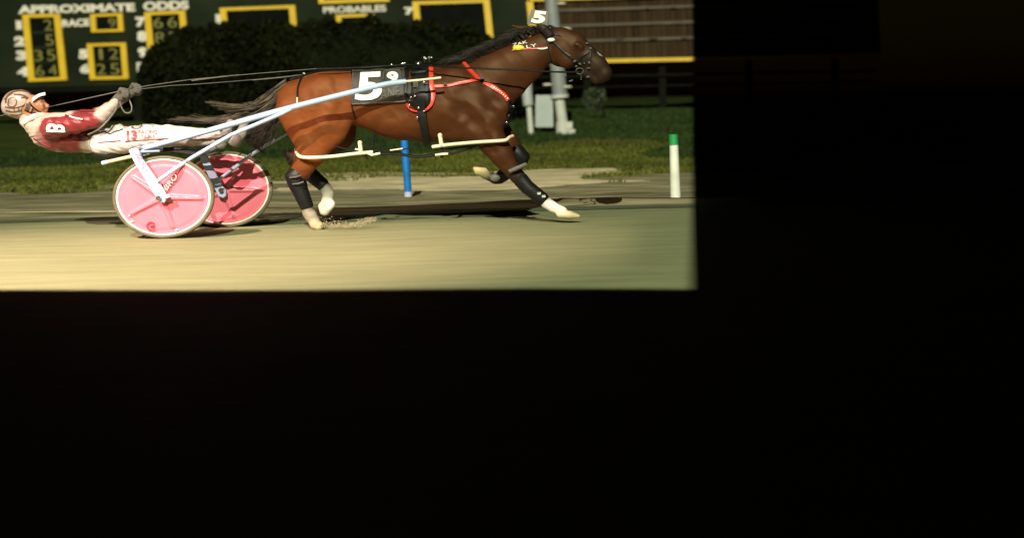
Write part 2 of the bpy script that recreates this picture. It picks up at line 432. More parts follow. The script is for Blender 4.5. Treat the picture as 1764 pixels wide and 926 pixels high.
# ------------------------------------------------------------------ ground
def smooth(a, b, x): t = np.clip((x - a) / (b - a), 0, 1); return t * t * (3 - 2 * t)
_ph = rng.uniform(0, 6.28, (40, 2)); _dr = rng.normal(size=(40, 2))
def wob(x, y, fx, fy, n=12, o=0):
    r = 0
    for i in range(n): r = r + np.sin(x * fx * _dr[o + i, 0] + y * fy * _dr[o + i, 1] + _ph[o + i, 0])
    return r / math.sqrt(n)
TRACK_END, GRASS = 2.15, 9.6
def zg(x, y):
    bank = .85 * smooth(13, 30, y) + .35 * smooth(28, 60, y)
    v = smooth(TRACK_END, TRACK_END + .6, y) * (1 - smooth(12, 16, y))
    lip = .05 * np.exp(-((y - TRACK_END - .25 - .05 * wob(x, 0, 1.1, 0, 6)) / .13) ** 2) + .035 * np.exp(-((y - 3.9 - .15 * wob(x, 0, .8, 0, 6, 7)) / .22) ** 2)
    return bank + v * (.018 * wob(x, y, 1.1, 5.5) + .010 * wob(x, y, 3, 14, 12, 12) + .012) + lip * (y > 1.8) + smooth(14, 20, y) * .05 * wob(x, y, .9, 1.2, 12, 20)
def sheet(name, xs, ys, m, dz=0, fn=None):
    X, Y = np.meshgrid(xs, ys, indexing='ij'); Z = (fn(X, Y) if fn else 0 * X) + dz
    V = np.stack([X, Y, Z], -1).reshape(-1, 3); a, b = len(xs), len(ys)
    i = (np.arange(a - 1)[:, None] * b + np.arange(b - 1)[None]).ravel()
    return struct(fast_obj(name, V, np.stack([i, i + b, i + b + 1, i + 1], 1), m))
sheet('ground', np.linspace(-300, 300, 5), np.linspace(-300, 500, 5), M['earth'], -.12)
sheet('track', np.arange(-40, 40.1, .5), np.arange(-40, TRACK_END + .3, .25), M['track'], 0, lambda x, y: .006 * wob(x, y, 1.2, 3, 12) - .05 * smooth(TRACK_END + .02, TRACK_END + .3, y))
sheet('verge', np.arange(-14, 12, .07), np.arange(TRACK_END, 10.9, .05), M['verge'], 0, zg)
def patch_mask(x, y): return (x > -6.9 + .9 * wob(x, y, .4, 2.2, 12, 4)) & (x < -1.9 + .9 * wob(x, y, .4, 2.2, 12, 18)) & (y > 6.0 + .5 * wob(x, y, .9, .3, 12, 11))
o_ = sheet('worn_patch', np.arange(-9, 1, .07), np.arange(5.0, 10.9, .05), M['margin'], .004, zg)
bm_ = bmesh.new(); bm_.from_mesh(o_.data); cc_ = np.array([f.calc_center_median() for f in bm_.faces]); kk_ = patch_mask(cc_[:, 0], cc_[:, 1])
bmesh.ops.delete(bm_, geom=[f for f, k in zip(bm_.faces, kk_) if not k], context='FACES'); bm_.to_mesh(o_.data); bm_.free()
sheet('dark_edge', np.arange(-14, 12, .1), np.arange(1.62, TRACK_END + .06, .05), M['edgesand'], .004, lambda x, y: .006 * wob(x, y, 1.2, 3, 12) - .05 * smooth(TRACK_END + .02, TRACK_END + .3, y))  # darker sand strip along the far edge of the track
sheet('infield', np.arange(-40, 30, .35), np.arange(10.4, 110, .3), M['soil'], -.015, zg)

sheet('pale_edge_line', np.arange(-14, 12, .1), np.linspace(0, 1, 4), M['margin'], .010, None)
o_ = bpy.data.objects['pale_edge_line']; n_ = len(o_.data.vertices); c_ = np.zeros(n_ * 3, np.float32); o_.data.vertices.foreach_get('co', c_); c_ = c_.reshape(-1, 3)
yy_ = 2.42 + c_[:, 1] * (.13 + .06 * wob(c_[:, 0], 0 * c_[:, 0], 1.5, 0, 8, 3)) + .03 * wob(c_[:, 0], 0 * c_[:, 0], .7, 0, 8); c_[:, 2] = zg(c_[:, 0], yy_) + .008; c_[:, 1] = yy_
o_.data.vertices.foreach_set('co', c_.ravel()); o_.data.update()
def blades(n, seed):
    r = np.random.default_rng(seed)
    x = r.uniform(-15, 6, n * 2); y = 6.2 + 24 * r.uniform(0, 1, n * 2) ** 1.5
    edge = GRASS + .6 * wob(x, y, .8, 1.1, 12, 3) + 1.1 * smooth(-4.5, -9, x) * wob(x, y, .5, 3, 12, 9)
    patch = wob(x, y, 1.1, 2.6, 12, 16)
    keep = (y > edge) | ((patch > .62) & (y > 3.4) & ~patch_mask(x, y)); x, y = x[keep][:n], y[keep][:n]
    z = zg(x, y); h = r.uniform(.025, .07, len(x)) * (1 + .25 * wob(x, y, 1.2, 1.6, 12, 5).clip(-1, 2)); w = r.uniform(.007, .016, len(x)) * (1 + y / 30)
    th = r.uniform(0, 6.28, len(x)); lx = r.normal(0, .45, len(x)) * h; ly = r.normal(0, .45, len(x)) * h
    b = np.stack([x, y, z - .01], 1); d = np.stack([np.cos(th) * w, np.sin(th) * w, 0 * w], 1)
    mid = b + np.stack([lx * .35, ly * .35, h * .6], 1); tip = b + np.stack([lx, ly, h], 1)
    V = np.stack([b - d, b + d, mid + d * .7, mid - d * .7, tip + d * .15, tip - d * .15], 1).reshape(-1, 3)
    i = np.arange(len(x)) * 6
    F = np.concatenate([np.stack([i, i + 1, i + 2, i + 3], 1), np.stack([i + 3, i + 2, i + 4, i + 5], 1)])
    return V, F
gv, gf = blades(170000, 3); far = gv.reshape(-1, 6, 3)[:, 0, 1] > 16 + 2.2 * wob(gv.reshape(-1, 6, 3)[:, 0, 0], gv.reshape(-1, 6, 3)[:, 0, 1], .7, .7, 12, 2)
def pick_blades(sel):
    v = gv.reshape(-1, 6, 3)[sel].reshape(-1, 3); i = np.arange(int(sel.sum())) * 6
    return v, np.concatenate([np.stack([i, i + 1, i + 2, i + 3], 1), np.stack([i + 3, i + 2, i + 4, i + 5], 1)])
struct(fast_obj('near_grass', *pick_blades(~far), M['blade'], smooth=False), 'stuff')
struct(fast_obj('far_dim_grass', *pick_blades(far), M['bladedark'], smooth=False), 'stuff')  # far blades drawn darker in place of fading light

# ------------------------------------------------------------------ odds board
YB = 30.0
def quad_bar(mb, q, Y, depth, mi=0): mb.prism([at(p[0], p[1], Y) for p in q], (0, depth, 0), mi)
def ground_z(x, y): return float(zg(np.array(x, float), np.array(y, float)))
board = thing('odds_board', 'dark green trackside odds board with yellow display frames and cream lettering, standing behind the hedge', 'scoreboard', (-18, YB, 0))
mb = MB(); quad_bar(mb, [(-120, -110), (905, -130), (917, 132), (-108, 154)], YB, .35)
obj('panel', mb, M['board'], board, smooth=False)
mb = MB(); quad_bar(mb, [(-108, 155), (917, 133), (918, 141), (-108, 163)], YB + .05, .3); obj('bottom_beam', mb, M['darkwood'], board, smooth=False)
for px in (30, 235, 440, 640, 840):
    p = at(px, 150, YB); mb = MB(); mb.box(p.x - .12, p.x + .12, YB + .08, YB + .3, ground_z(p.x, YB) - .2, p.z); obj('support_post', mb, M['darkwood'], board, smooth=False)
def lerp(a, b, t): return (a[0] + (b[0] - a[0]) * t, a[1] + (b[1] - a[1]) * t)
def frame_part(q, tx, ty, bars='TRBL', digits=(), rows=1, cols=1, inner=True):
    """yellow frame round a black display; q = outer TL,TR,BR,BL px"""
    TL, TR, BR, BL = q; w = TR[0] - TL[0]; h = BL[1] - TL[1]; ux, uy = tx / w, ty / h
    def P(u, v): return lerp(lerp(TL, TR, u), lerp(BL, BR, u), v)
    mb = MB(); Yf = YB - .09
    if 'T' in bars: quad_bar(mb, [P(0, 0), P(1, 0), P(1 - ux, uy), P(ux, uy)], Yf, .1)
    if 'B' in bars: quad_bar(mb, [P(ux, 1 - uy), P(1 - ux, 1 - uy), P(1, 1), P(0, 1)], Yf, .1)
    if 'L' in bars: quad_bar(mb, [P(0, 0), P(ux, uy), P(ux, 1 - uy), P(0, 1)], Yf, .1)
    if 'R' in bars: quad_bar(mb, [P(1 - ux, uy), P(1, 0), P(1, 1), P(1 - ux, 1 - uy)], Yf, .1)
    f = obj('display_frame', mb, M['yellow'], board, smooth=False)
    mb = MB(); quad_bar(mb, [P(ux, uy), P(1 - ux, uy), P(1 - ux, 1 - uy), P(ux, 1 - uy)], YB - .02, .015); obj('display', mb, M['boardblack'], f, smooth=False)
    mb = MB()
    for k in range(1, rows):
        v = uy + (1 - 2 * uy) * k / rows; quad_bar(mb, [P(ux, v - .018), P(1 - ux, v - .018), P(1 - ux, v + .018), P(ux, v + .018)], YB - .05, .03)
    if rows > 1: obj('divider', mb, M['board'], f, smooth=False)
    mb = MB()
    for k, row in enumerate(digits):
        for c, ch in enumerate(row):
            if ch == ' ': continue
            v0 = uy + (1 - 2 * uy) * (k + .16) / rows; v1 = uy + (1 - 2 * uy) * (k + .88) / rows
            u0 = ux + (1 - 2 * ux) * (c + .14) / cols; u1 = ux + (1 - 2 * ux) * (c + .82) / cols
            if ch == '1': u0, u1 = u0 * .6 + u1 * .4, u0 * .2 + u1 * .8
            text_flat(mb, ch, [P(u0, v0), P(u1, v0), P(u1, v1), P(u0, v1)], YB - .04, .0, .01)
    if mb.v: obj('digits', mb, M['digit'], f, smooth=False)
frame_part([(38, 25.5), (103, 24), (115.5, 138), (48.5, 141)], 11, 5.5, digits=(' 2', ' 5', '35', '64'), rows=4, cols=2)
frame_part([(155, 25), (210.5, 23), (213, 54.6), (157, 56)], 9, 4.2, digits=(' 9',), rows=1, cols=2)
frame_part([(149, 75.6), (216.5, 73.4), (221.5, 136), (154.5, 137.5)], 10, 5, digits=('12', '25'), rows=2, cols=2)
frame_part([(248, 21.5), (318.5, 18), (330, 133), (258, 136)], 11, 5.5, digits=('66', '82', '14', '20'), rows=4, cols=2)
frame_part([(378, 14), (508, 9), (518, 122), (389, 127)], 11, 5.5)
frame_part([(541, -60), (661, -64), (671, 3), (549, 7)], 9, 5.5)
frame_part([(578, 26), (645, 23.5), (654, 110), (588, 113)], 9, 5)
frame_part([(710, 3), (843, -1), (855, 112), (721, 116)], 11, 5.5)
def board_text(s, x0, y0, x1, y1, bh, bold=.05):
    """baseline (x0,y0)-(x1,y1), cap height bh px"""
    L = .07 * bh; return s, [(x0 - L, y0 - bh), (x1 - L, y1 - bh), (x1, y1), (x0, y0)], bold
words = [board_text('APPROXIMATE', 31, 24.5, 233, 20, 14.5), board_text('ODDS', 247, 19.5, 325.5, 16.5, 16), board_text('RACE', 107, 47.5, 155, 45, 13),
         board_text('PROBABLES', 557, 23.5, 665.5, 20, 11.5, .03)]
for s, x, y, w, h in (('1', 28, 51.5, 10, 15.5), ('2', 25, 80, 19, 17), ('3', 28, 104.5, 19, 17), ('4', 30, 132, 20, 16.5), ('5', 136, 102, 17, 16.5), ('6', 138, 127, 18, 16.5),
                   ('7', 234, 47, 18, 17.5), ('8', 236.5, 72, 18, 18), ('9', 238, 99, 17, 17), ('1', 236, 124, 11, 16), ('1', 372, 41.5, 11, 16.5), ('7', 697, 26, 17, 13)):
    words.append(board_text(s, x, y, x + w, y - .3, h, .07))
for s, q, bold in words:
    mb = MB(); text_flat(mb, s, q, YB - .04, bold, .038); obj('lettering', mb, M['cream'], board, smooth=False)

# slatted results frame to the right of the odds board
sf = thing('slatted_screen', 'brown slatted screen in a yellow border behind the grey pole', 'screen wall', (1, YB, 0))
mb = MB(); random.seed(5); x = 918.0; k = 0
while x < 1500:
    w = random.uniform(8, 12); j = random.uniform(-.02, .02)
    quad_bar(mb, [(x, -120), (x + w - .9, -120), (x + w + 10.1, 104 - (x - 917) * .02), (x + 11, 104 - (x - 917) * .02)], YB + .10 + j, .05); x += w; k += 1
obj('slats', mb, M['slat'], sf, smooth=False)
mb = MB(); quad_bar(mb, [(922, -120), (1500, -132), (1510, 92), (932, 104)], YB + .26, .08); obj('backing', mb, M['darkwood'], sf, smooth=False)
for y0 in (-30, 21.5, 48.5, 75.5):
    mb = MB(); a = at(930, y0, YB + .02); b = at(1500, y0 - 18, YB + .02)
    mb.prism([a, b, b + Vector((0, 0, .075)), a + Vector((0, 0, .075))], (0, .09, 0)); obj('rail', mb, M['rail'], sf, smooth=False)
mb = MB(); quad_bar(mb, [(905, -3), (1512, -21), (1512, -16), (917, 2.5)], YB - .06, .14); obj('border', mb, M['yellow'], sf, smooth=False)
mb = MB(); quad_bar(mb, [(906.5, 3), (918, 3), (930, 104), (917.5, 104)], YB - .06, .14); obj('border', mb, M['yellow'], sf, smooth=False)
mb = MB(); quad_bar(mb, [(918, 104.3), (1512, 92.5), (1512, 98), (918, 111)], YB - .06, .14); obj('border', mb, M['yellow'], sf, smooth=False)
for (a, b, c, d, Yo) in ((131, 123, 4, .10, .1), (150, 139, 3, .08, .25)):
    mb = MB(); quad_bar(mb, [(920, a), (1512, a - 11), (1512, a - 11 + c), (920, a + c)], YB + Yo, d); obj('lower_rail', mb, M['darkwood'], sf, smooth=False)
for px in (1010, 1140, 1290, 1440):
    p = at(px, 104, YB); mb = MB(); mb.box(p.x - .1, p.x + .1, YB + .22, YB + .42, ground_z(p.x, YB) - .2, p.z + .2); obj('support_post', mb, M['darkwood'], sf, smooth=False)
for px, py, w in ((1160, 13, 9), (1115, 14, 7), (1125, 67, 16), (1178, 66, 9), (1068, 67, 16)):
    mb = MB(); mb.ball(at(px, py, YB - .0), (w / 118, .05, .03), 10, 6); obj('light_fitting', mb, M['rail'], sf)

# ------------------------------------------------------------------ hedge
YH = 25.5
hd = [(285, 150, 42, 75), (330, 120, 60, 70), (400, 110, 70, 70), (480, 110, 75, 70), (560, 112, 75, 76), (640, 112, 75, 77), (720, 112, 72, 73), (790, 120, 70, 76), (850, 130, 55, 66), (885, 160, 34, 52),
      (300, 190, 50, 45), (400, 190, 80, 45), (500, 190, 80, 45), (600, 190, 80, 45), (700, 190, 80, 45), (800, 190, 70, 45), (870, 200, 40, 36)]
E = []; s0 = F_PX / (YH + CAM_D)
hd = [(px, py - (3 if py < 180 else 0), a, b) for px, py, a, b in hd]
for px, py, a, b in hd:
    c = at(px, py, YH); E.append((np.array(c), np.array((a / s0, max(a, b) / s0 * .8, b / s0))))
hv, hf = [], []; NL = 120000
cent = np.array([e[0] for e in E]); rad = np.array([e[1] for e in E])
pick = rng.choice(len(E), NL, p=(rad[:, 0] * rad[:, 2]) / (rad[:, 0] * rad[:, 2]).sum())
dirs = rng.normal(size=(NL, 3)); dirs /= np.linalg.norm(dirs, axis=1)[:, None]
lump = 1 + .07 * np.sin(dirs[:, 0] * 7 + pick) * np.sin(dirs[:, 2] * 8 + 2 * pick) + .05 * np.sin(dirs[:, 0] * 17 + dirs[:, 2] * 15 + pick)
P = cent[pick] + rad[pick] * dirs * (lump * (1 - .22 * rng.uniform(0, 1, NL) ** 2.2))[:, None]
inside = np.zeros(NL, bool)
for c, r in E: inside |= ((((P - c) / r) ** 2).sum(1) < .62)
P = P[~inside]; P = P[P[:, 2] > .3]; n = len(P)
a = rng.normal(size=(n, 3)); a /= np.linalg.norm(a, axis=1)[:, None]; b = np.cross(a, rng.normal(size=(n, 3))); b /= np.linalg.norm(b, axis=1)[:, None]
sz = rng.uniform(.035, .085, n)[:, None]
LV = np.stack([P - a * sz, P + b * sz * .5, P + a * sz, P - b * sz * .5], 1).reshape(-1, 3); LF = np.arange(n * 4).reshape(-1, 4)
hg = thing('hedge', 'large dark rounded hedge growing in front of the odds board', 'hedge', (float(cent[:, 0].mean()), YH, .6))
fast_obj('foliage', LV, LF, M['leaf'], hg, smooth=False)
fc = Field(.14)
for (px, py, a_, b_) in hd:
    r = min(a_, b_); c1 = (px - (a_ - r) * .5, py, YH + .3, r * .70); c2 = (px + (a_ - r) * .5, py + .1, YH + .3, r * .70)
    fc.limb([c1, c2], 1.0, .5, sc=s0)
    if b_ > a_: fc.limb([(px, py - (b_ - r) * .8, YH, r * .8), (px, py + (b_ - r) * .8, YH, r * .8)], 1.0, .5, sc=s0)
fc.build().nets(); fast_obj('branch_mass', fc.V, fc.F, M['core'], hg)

# pale sapling beneath the slatted screen
sp = thing('sapling', 'small pale sapling with a drooping crown under the slatted screen', 'sapling', (at(1035, 225, 24).x, 24, ground_z(-2, 24)))
mb = MB(); mb.tube([Vector((at(1040, 215, 24).x, 24, ground_z(-2, 24) - .1)), at(1041, 200, 24), at(1035, 178, 24), at(1022, 160, 24)], [.05, .04, .03, .02]); obj('stem', mb, M['darkwood'], sp)
pv = []
for cx, cy, rx, ry in ((1012, 172, 11, 15), (1027, 182, 12, 16), (1035, 165, 12, 14), (1022, 160, 16, 10)):
    for _ in range(150):
        d = np.array(Vector(rng.normal(size=3)).normalized()) * rng.uniform(.3, 1); c = at(cx + d[0] * rx, cy + d[2] * ry, 24 + d[1] * .25)
        u = Vector(rng.normal(size=3)).normalized(); w = u.cross(Vector(rng.normal(size=3))).normalized(); z = rng.uniform(.03, .07)
        pv += [c - u * z, c + w * z * .4, c + u * z, c - w * z * .4]
fast_obj('crown', np.array(pv), np.arange(len(pv)).reshape(-1, 4), M['sapling'], sp, smooth=False)

# ------------------------------------------------------------------ poles and posts
def lean_post(mb, top, bot, wt, wb, Y, n=14, bulge=()):
    a, b = at(*top, Y), at(*bot, Y); s = F_PX / (Y + CAM_D); mb.tube([b - (a - b).normalized() * .06, b, a], [wb / s / 2, wb / s / 2, wt / s / 2], n)
YP = 21.0; ZP = 0
pole = thing('lamp_pole', 'grey upper and whitish lower utility pole with a stepped base, leaning behind the horse head', 'pole', at(972, 257, YP))
mb = MB(); lean_post(mb, (944, -60), (964, 158), 22, 26, YP, 18); obj('upper_tube', mb, M['greypole'], pole)
mb = MB(); lean_post(mb, (962, 158), (969, 212), 18, 18, YP, 18); mb.tube([at(963.5, 163, YP), at(964, 169, YP)], [.22, .22], 14); obj('lower_tube', mb, M['whitepole'], pole)
mb = MB(); lean_post(mb, (969, 210), (972, 258), 23, 27, YP, 18)
for px, py, w, h in ((980, 216, 12, 12), (984, 230, 13, 14), (986, 241, 14, 9), (957, 242, 10, 9), (983, 249, 10, 7)):
    mb.prism([at(px - w / 2, py - h / 2, YP - .15), at(px + w / 2, py - h / 2, YP - .15), at(px + w / 2, py + h / 2, YP - .15), at(px - w / 2, py + h / 2, YP - .15)], (0, .25, 0))
obj('base_bracket', mb, M['whitepole'], pole)
for px, py in ((967, 6.5), (976, 50), (943, 146), (977, 150)):
    mb = MB(); mb.ball(at(px, py, YP - .1), (.12, .06, .03), 10, 6); obj('peg', mb, M['cream'], pole)
mb = MB(); mb.prism([at(923, 164, YP - .05), at(952, 164, YP - .05), at(953, 219, YP - .05), at(922, 219, YP - .05)], (0, .22, 0)); bx = obj('meter_box', mb, M['signwhite'], None, smooth=False, loc=at(938, 219, YP))
tag(bx, 'pale grey rectangular box hanging between the thin post and the grey pole', 'utility box')
tp = thing('thin_post', 'thin off-white post with a rounded cap left of the pale grey box', 'post', at(916, 258, YP))
mb = MB(); lean_post(mb, (909, 152), (917, 259), 10, 10.5, YP); obj('shaft', mb, M['whitepole'], tp)
mb = MB(); a, b = at(910, 182, YP - .01), at(907.5, 150, YP - .01); c = at(912, 139, YP - .01); mb.tube([a, b, b * .5 + c * .5, c], [.125, .125, .1, .05], 12); obj('cap', mb, M['signwhite'], tp)

gp = ground_at(1164, 347); YW = gp.y
wp = thing('marker_post', 'short white plastic post with a green top beside the track', 'track marker', (gp.x, YW, 0))
mb = MB(); lean_post(mb, (1160.5, 239), (1164, 348), 15, 18.5, YW, 20); obj('tube', mb, M['postwhite'], wp)
mb = MB(); lean_post(mb, (1160, 231.5), (1160.4, 240.5), 15.6, 16, YW, 20); obj('cap', mb, M['green'], wp)
gp = ground_at(704, 341); YL = gp.y
bp = thing('marker_post', 'bright blue plastic post standing under the belly of the horse', 'track marker', (gp.x, YL, 0))
mb = MB(); lean_post(mb, (695.5, 228), (703, 331), 13, 12.5, YL, 20); obj('tube', mb, M['blue'], bp)
mb = MB(); lean_post(mb, (703, 330), (703.5, 342), 13, 13.5, YL, 20); obj('base_sleeve', mb, M['palebase'], bp)

# ------------------------------------------------------------------ horse
H = .15
BAY, DARK, BLK, WHT, HOOF, MUZ, GREY = 'bay', 'dark', 'blk', 'wht', 'hoof', 'muz', 'grey'
COATS = {BAY: (.170, .045, .011), 'mid': (.096, .027, .0075), DARK: (.042, .0132, .0048), BLK: (.012, .011, .010), WHT: (.80, .74, .62), HOOF: (.46, .38, .20), MUZ: (.018, .011, .007), GREY: (.22, .20, .15)}  # darker front and far hind carry their shade in the coat colour
hf_ = Field(.0105); L = hf_.limb
def y(o): return H + o
# trunk
L([(598, 167, y(0), 45), (640, 172, y(0), 49.5), (672, 178, y(0), 55.6)], .80, .05, BAY)
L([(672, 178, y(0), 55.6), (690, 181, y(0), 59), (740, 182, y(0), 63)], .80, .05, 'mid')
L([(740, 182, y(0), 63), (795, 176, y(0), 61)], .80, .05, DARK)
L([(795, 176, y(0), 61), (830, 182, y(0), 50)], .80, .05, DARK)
L([(748, 150, y(0), 36), (800, 144, y(0), 35)], .5, .05, DARK)                        # withers
L([(520, 176, y(0), 41), (560, 170, y(0), 48), (600, 166, y(0), 44)], .78, .05, BAY)    # croup
L([(505, 168, y(0), 26), (500, 190, y(-.05), 24)], .9, .04, BAY)
# near hind
L([(552, 180, y(-.12), 46), (549, 224, y(-.13), 42)], .55, .04, BAY)
L([(505, 190, y(-.12), 29), (526, 232, y(-.13), 26)], .6, .04, BAY)
L([(596, 190, y(-.13), 20), (577, 226, y(-.14), 22)], .6, .045, BAY)
L([(549, 226, y(-.13), 41), (537, 258, y(-.135), 27.5), (521, 290, y(-.135), 18.5)], .62, .03, BAY)
L([(521, 290, y(-.135), 18), (512, 305, y(-.135), 15.5)], .66, .02, DARK)
L([(500, 305, y(-.135), 7.5), (506, 314, y(-.135), 10)], .8, .02, BLK)
L([(511, 310, y(-.135), 14), (518, 330, y(-.135), 12), (530, 360, y(-.135), 9.8)], .75, .015, BLK)
L([(531, 366, y(-.135), 10.5), (535, 371, y(-.135), 11)], .9, .014, GREY)
L([(536, 372, y(-.135), 9.5), (542, 382, y(-.135), 10)], .9, .012, GREY)
L([(543, 386, y(-.135), 9.5), (549, 389, y(-.135), 8.5)], 1.0, .010, HOOF)
# far hind
L([(576, 196, y(.13), 42), (578, 228, y(.13), 34), (560, 252, y(.135), 22)], .55, .04, DARK)
L([(560, 252, y(.135), 22), (512, 269, y(.135), 13)], .7, .02, DARK)
L([(498, 266, y(.135), 8), (506, 274, y(.135), 12)], .8, .015, BLK)
L([(506, 273, y(.135), 13), (530, 297, y(.135), 11.5), (559, 321, y(.135), 9.8)], .75, .012, BLK)
L([(563, 328, y(.135), 11), (565, 333, y(.135), 10.5)], .9, .012, GREY)
L([(565, 338, y(.135), 9.5), (563, 350, y(.135), 11)], .9, .010, WHT)
L([(557, 356, y(.135), 9), (559, 363, y(.135), 8.5), (569, 352, y(.135), 9)], .95, .010, WHT)
# shoulder, chest, near fore
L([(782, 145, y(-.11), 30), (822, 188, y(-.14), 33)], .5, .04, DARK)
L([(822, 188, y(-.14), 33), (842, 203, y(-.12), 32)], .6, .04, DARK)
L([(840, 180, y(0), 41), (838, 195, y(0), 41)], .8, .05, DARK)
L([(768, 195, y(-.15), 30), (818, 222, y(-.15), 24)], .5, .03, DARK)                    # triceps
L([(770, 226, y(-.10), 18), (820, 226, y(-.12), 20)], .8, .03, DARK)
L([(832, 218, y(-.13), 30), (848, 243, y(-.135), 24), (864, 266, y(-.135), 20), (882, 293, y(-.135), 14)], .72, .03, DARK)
L([(886, 297, y(-.135), 13), (892, 304, y(-.135), 13)], .85, .015, BLK)
L([(891, 303, y(-.135), 12.5), (908, 322, y(-.135), 10.5), (938, 346, y(-.135), 9.8)], .8, .015, BLK)
L([(942, 350, y(-.135), 10), (952, 356, y(-.135), 9.6)], .9, .012, WHT)
L([(954, 357, y(-.135), 8.5), (969, 364, y(-.135), 8.5)], .9, .012, WHT)
L([(966, 368, y(-.135), 8), (982, 370, y(-.135), 6.8), (997, 372, y(-.135), 3.2)], 1.1, .010, HOOF)
# far fore, folded
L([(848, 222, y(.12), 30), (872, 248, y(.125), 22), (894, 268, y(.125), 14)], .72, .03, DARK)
L([(886, 252, y(.125), 9), (902, 274, y(.125), 9)], .9, .015, BLK)
L([(897, 275, y(.125), 12.5), (880, 292, y(.125), 11), (862, 306, y(.125), 10)], .8, .015, BLK)
L([(860, 307, y(.125), 10), (854, 308, y(.125), 9.5)], .9, .012, BLK)
L([(850, 307, y(.125), 8), (834, 299, y(.125), 8)], .9, .012, BLK)
L([(835, 296, y(.125), 8), (824, 294, y(.125), 7.5), (819, 290, y(.125), 5)], 1.0, .010, HOOF)
# neck and head
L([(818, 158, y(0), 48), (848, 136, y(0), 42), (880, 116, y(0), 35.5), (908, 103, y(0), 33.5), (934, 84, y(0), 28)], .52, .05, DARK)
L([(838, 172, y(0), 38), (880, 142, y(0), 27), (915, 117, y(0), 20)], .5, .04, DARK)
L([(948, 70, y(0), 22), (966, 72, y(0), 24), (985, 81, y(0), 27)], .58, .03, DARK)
L([(966, 92, y(0), 24), (978, 96, y(0), 22)], .62, .025, DARK)
L([(985, 81, y(0), 26), (1008, 97, y(0), 21)], .60, .03, MUZ)
L([(1008, 97, y(0), 20), (1027, 113, y(0), 18.5), (1039, 125, y(0), 15.5)], .66, .03, MUZ)
L([(1041, 128, y(0), 13), (1036, 133, y(0), 11)], .8, .02, MUZ)
L([(1012, 126, y(0), 10), (1026, 139, y(0), 7)], .9, .02, MUZ)
L([(994, 79, y(-.075), 7), (1000, 82, y(-.07), 6)], .7, .015, DARK)                    # brow
L([(975, 100, y(-.06), 17), (968, 86, y(-.06), 17)], .35, .02, DARK)                  # jowl
L([(1000, 88, y(-.055), 4), (1026, 110, y(-.045), 3.5)], .8, .02, MUZ)                 # facial crest
L([(946, 60, y(-.06), 8.5), (936, 49, y(-.075), 7), (924.5, 41, y(-.08), 1.5)], .6, .012, BLK)
L([(926, 60, y(.06), 8), (905, 50, y(.07), 5), (882, 44, y(.075), 1.2)], .6, .012, BLK)
# muscle swells and hollows
for (pts, fl, k, tg) in (([(560, 150, y(-.16), 18), (540, 185, y(-.20), 17)], .5, .04, BAY), ([(575, 205, y(-.19), 12), (556, 240, y(-.19), 12)], .5, .03, BAY),
                         ([(515, 195, y(-.17), 12), (527, 240, y(-.17), 10)], .6, .03, BAY), ([(800, 165, y(-.21), 14), (826, 200, y(-.20), 15)], .5, .03, DARK),
                         ([(778, 170, y(-.20), 12), (800, 205, y(-.21), 12)], .5, .03, DARK), ([(850, 160, y(-.12), 15), (866, 182, y(-.12), 14)], .5, .03, DARK),
                         ([(842, 228, y(-.19), 9), (856, 258, y(-.19), 8)], .6, .02, DARK)):
    L(pts, fl, k, tg)
for pts, k in (([(607, 150, y(-.295), 13), (601, 196, y(-.305), 12)], .08), ([(524, 158, y(-.325), 15), (537, 236, y(-.318), 14)], .09), ([(792, 158, y(-.315), 11), (808, 205, y(-.31), 10)], .09),
               ([(762, 216, y(-.31), 9), (805, 240, y(-.29), 9)], .08), ([(838, 150, y(-.25), 10), (872, 194, y(-.24), 11)], .08), ([(882, 134, y(-.20), 8), (938, 108, y(-.17), 8)], .08),
               ([(985, 97, y(-.135), 5), (1010, 112, y(-.115), 5)], .05), ([(836, 236, y(-.25), 4), (850, 262, y(-.23), 4)], .04), ([(562, 168, y(-.325), 11), (590, 216, y(-.325), 11)], .08), ([(556, 128, y(-.25), 10), (590, 150, y(-.27), 10)], .08), ([(548, 236, y(-.30), 9), (536, 262, y(-.27), 8)], .06),
               ([(690, 200, y(-.36), 10), (745, 214, y(-.36), 10)], .08)):
    L(pts, 1, k, BAY, True)
L([(1045, 121, y(-.095), 4.2), (1048, 124, y(-.09), 3.4)], 1, .015, MUZ, True)          # nostril
L([(1030, 137, y(-.1), 1.2), (1042, 135.5, y(-.08), 1.2)], 1, .008, MUZ, True)         # mouth
def noise_coat(x, y_, z):
    return .0014 * np.sin(x * 38 + z * 30 + 3 * np.sin(z * 11)) * np.sin(z * 13 - x * 9) + .0008 * np.sin(x * 75 + z * 52) * np.sin(z * 19 + x * 6 + 1)
for pts in ([(768, 132), (800, 158), (832, 192)], [(778, 126), (812, 150), (846, 176)], [(758, 160), (790, 190), (812, 214)], [(800, 196), (822, 216), (838, 238)], [(868, 118), (892, 128), (914, 122)], [(846, 120), (868, 100), (900, 84)],
            [(548, 140), (556, 165), (552, 190)], [(572, 232), (560, 250), (548, 270)], [(520, 205), (524, 230), (516, 250)], [(640, 190), (668, 200), (700, 205)], [(655, 178), (690, 186), (722, 188)]):
    L([(a_, b_, y(-.30 if a_ < 840 else -.22), 5.8) for a_, b_ in pts], 1, .11, BAY, True)
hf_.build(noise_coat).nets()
hw = np.clip((hf_.V[:, 2:3] - .72) / .14, 0, 1) * np.clip((at(930, 0, H).x - hf_.V[:, 0:1]) / .1, 0, 1); hc = hf_.colours(COATS, .016) * (1 - hw) + hf_.colours(COATS, .08, (BAY, 'mid', DARK)) * hw
